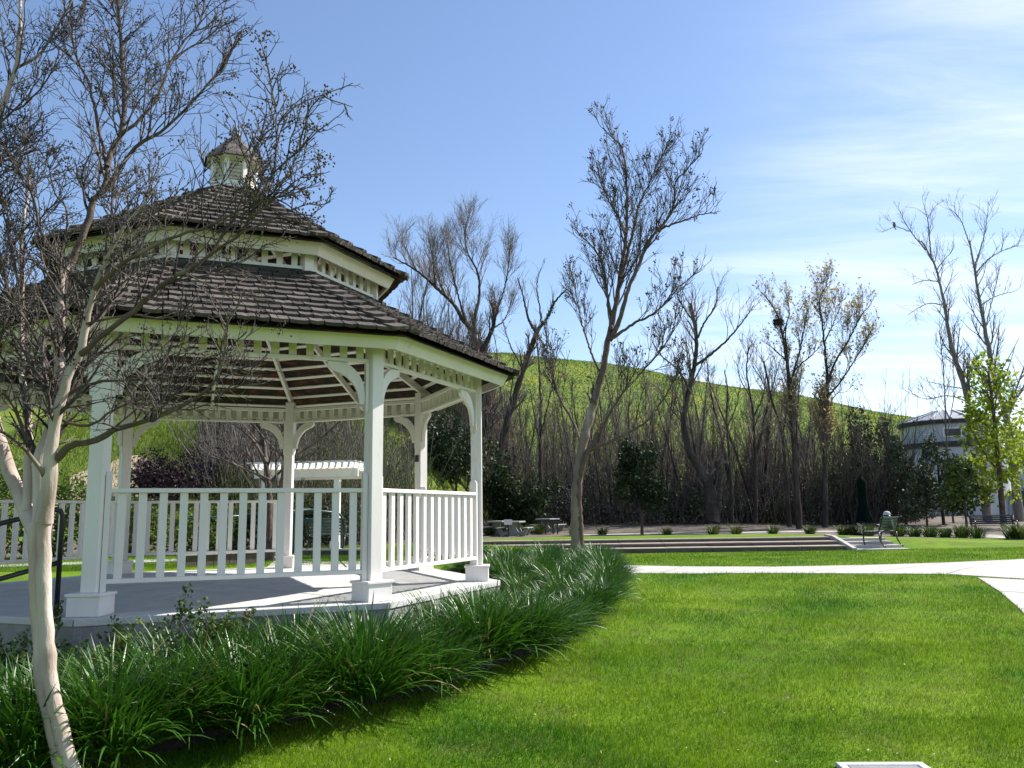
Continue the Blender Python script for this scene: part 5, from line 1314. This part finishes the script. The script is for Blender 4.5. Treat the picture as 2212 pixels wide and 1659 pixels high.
def gz_i(x, y):
    fx = np.clip((x - gx[0]) / (gx[1] - gx[0]), 0, len(gx) - 1.001); fy = np.clip((y - gy[0]) / (gy[1] - gy[0]), 0, len(gy) - 1.001); i = fx.astype(int); j = fy.astype(int); a = fx - i; b = fy - j
    return GZ[i, j] * (1 - a) * (1 - b) + GZ[i + 1, j] * a * (1 - b) + GZ[i, j + 1] * (1 - a) * b + GZ[i + 1, j + 1] * a * b
XS = []; YS = []; SC = []
for (y0, y1, dens, sc) in ((4.6, 6.5, 9000, 1.0), (6.5, 9, 5600, 1.1), (9, 12, 3000, 1.25), (12, 16, 1700, 1.5), (16, 24, 700, 2.0)):
    x0, x1 = -.66 * y1, .66 * y1; n = int((x1 - x0) * (y1 - y0) * dens); x = g.uniform(x0, x1, n); y = g.uniform(y0, y1, n); XS.append(x); YS.append(y); SC.append(np.full(n, sc))
X = np.concatenate(XS); Y = np.concatenate(YS); S = np.concatenate(SC)
keep = ~inside_bed(X, Y)
for P in path_polys: keep &= ~in_poly(X, Y, P)
keep &= ~((np.abs(X - uc.x) < .29) & (np.abs(Y - uc.y + .14) < .22))
keep &= ~((Y > 23.6) & (X < 10.6)) & ~((X < -1.2) & (Y > 12.0) & (Y < 14.6))
X, Y, S = X[keep], Y[keep], S[keep]; n = len(X); Z = gz_i(X, Y)
patch = .5 + .5 * np.sin(X * 1.9 + 2 * np.sin(Y * 1.1)) * np.sin(Y * 2.3 + 1.5 * np.sin(X * .8)); fine = .5 + .5 * np.sin(X * 7.1 + Y * 3.3) * np.sin(Y * 8.7 - X * 2.9)
h = (.016 + .026 * patch + .014 * fine) * g.uniform(.6, 1.45, n) * (1 + .18 * (S - 1)); w = .0022 * S * g.uniform(.7, 1.3, n)
a = g.uniform(0, 2 * np.pi, n); lean = g.uniform(.1, .95, n); la = g.uniform(0, 2 * np.pi, n)
B = np.stack([X, Y, Z - .004], 1); sd = np.stack([np.cos(a), np.sin(a), np.zeros(n)], 1) * w[:, None]
T = B + np.stack([np.cos(la) * np.sin(lean) * h, np.sin(la) * np.sin(lean) * h, np.cos(lean) * h + .004], 1)
V = np.stack([B - sd, B + sd, T], 1).reshape(-1, 3)
tag(obj('grass', mesh_np('grass', V, np.arange(3 * n).reshape(-1, 3)), M['blade']), 'short bright green lawn grass', 'grass', kind='stuff')
# pale petals and bits of leaf lying in the turf
k = 260; px_ = g.uniform(-2, 9, k * 4); py_ = 5 + 15 * g.random(k * 4) ** 1.3; ok = ~inside_bed(px_, py_) & (np.abs(px_) < .6 * py_)
for P in path_polys: ok &= ~in_poly(px_, py_, P)
px_, py_ = px_[ok][:k], py_[ok][:k]; k = len(px_); c = np.stack([px_, py_, gz_i(px_, py_) + .03], 1); a1 = g.normal(size=(k, 3)) * .5; a1[:, 2] *= .3; a1 /= np.linalg.norm(a1, axis=1, keepdims=True); a2 = np.cross(a1, np.array([0, .2, 1.0])); sz = g.uniform(.006, .014, (k, 1))
V = np.stack([c - a1 * sz, c + a2 * sz * .6, c + a1 * sz, c - a2 * sz * .6], 1).reshape(-1, 3)
M['petal'] = material('fallen_petal', (.62, .56, .46), (.35, .27, .16), 3, .7, rand=.3)
tag(obj('litter', mesh_np('litter', V, np.arange(4 * k).reshape(-1, 4)), M['petal']), 'pale bits of fallen leaf and petal scattered on the lawn', 'litter', kind='stuff')
print('blades', n, 'clumps', len(cl), 'single shingles', single_count)
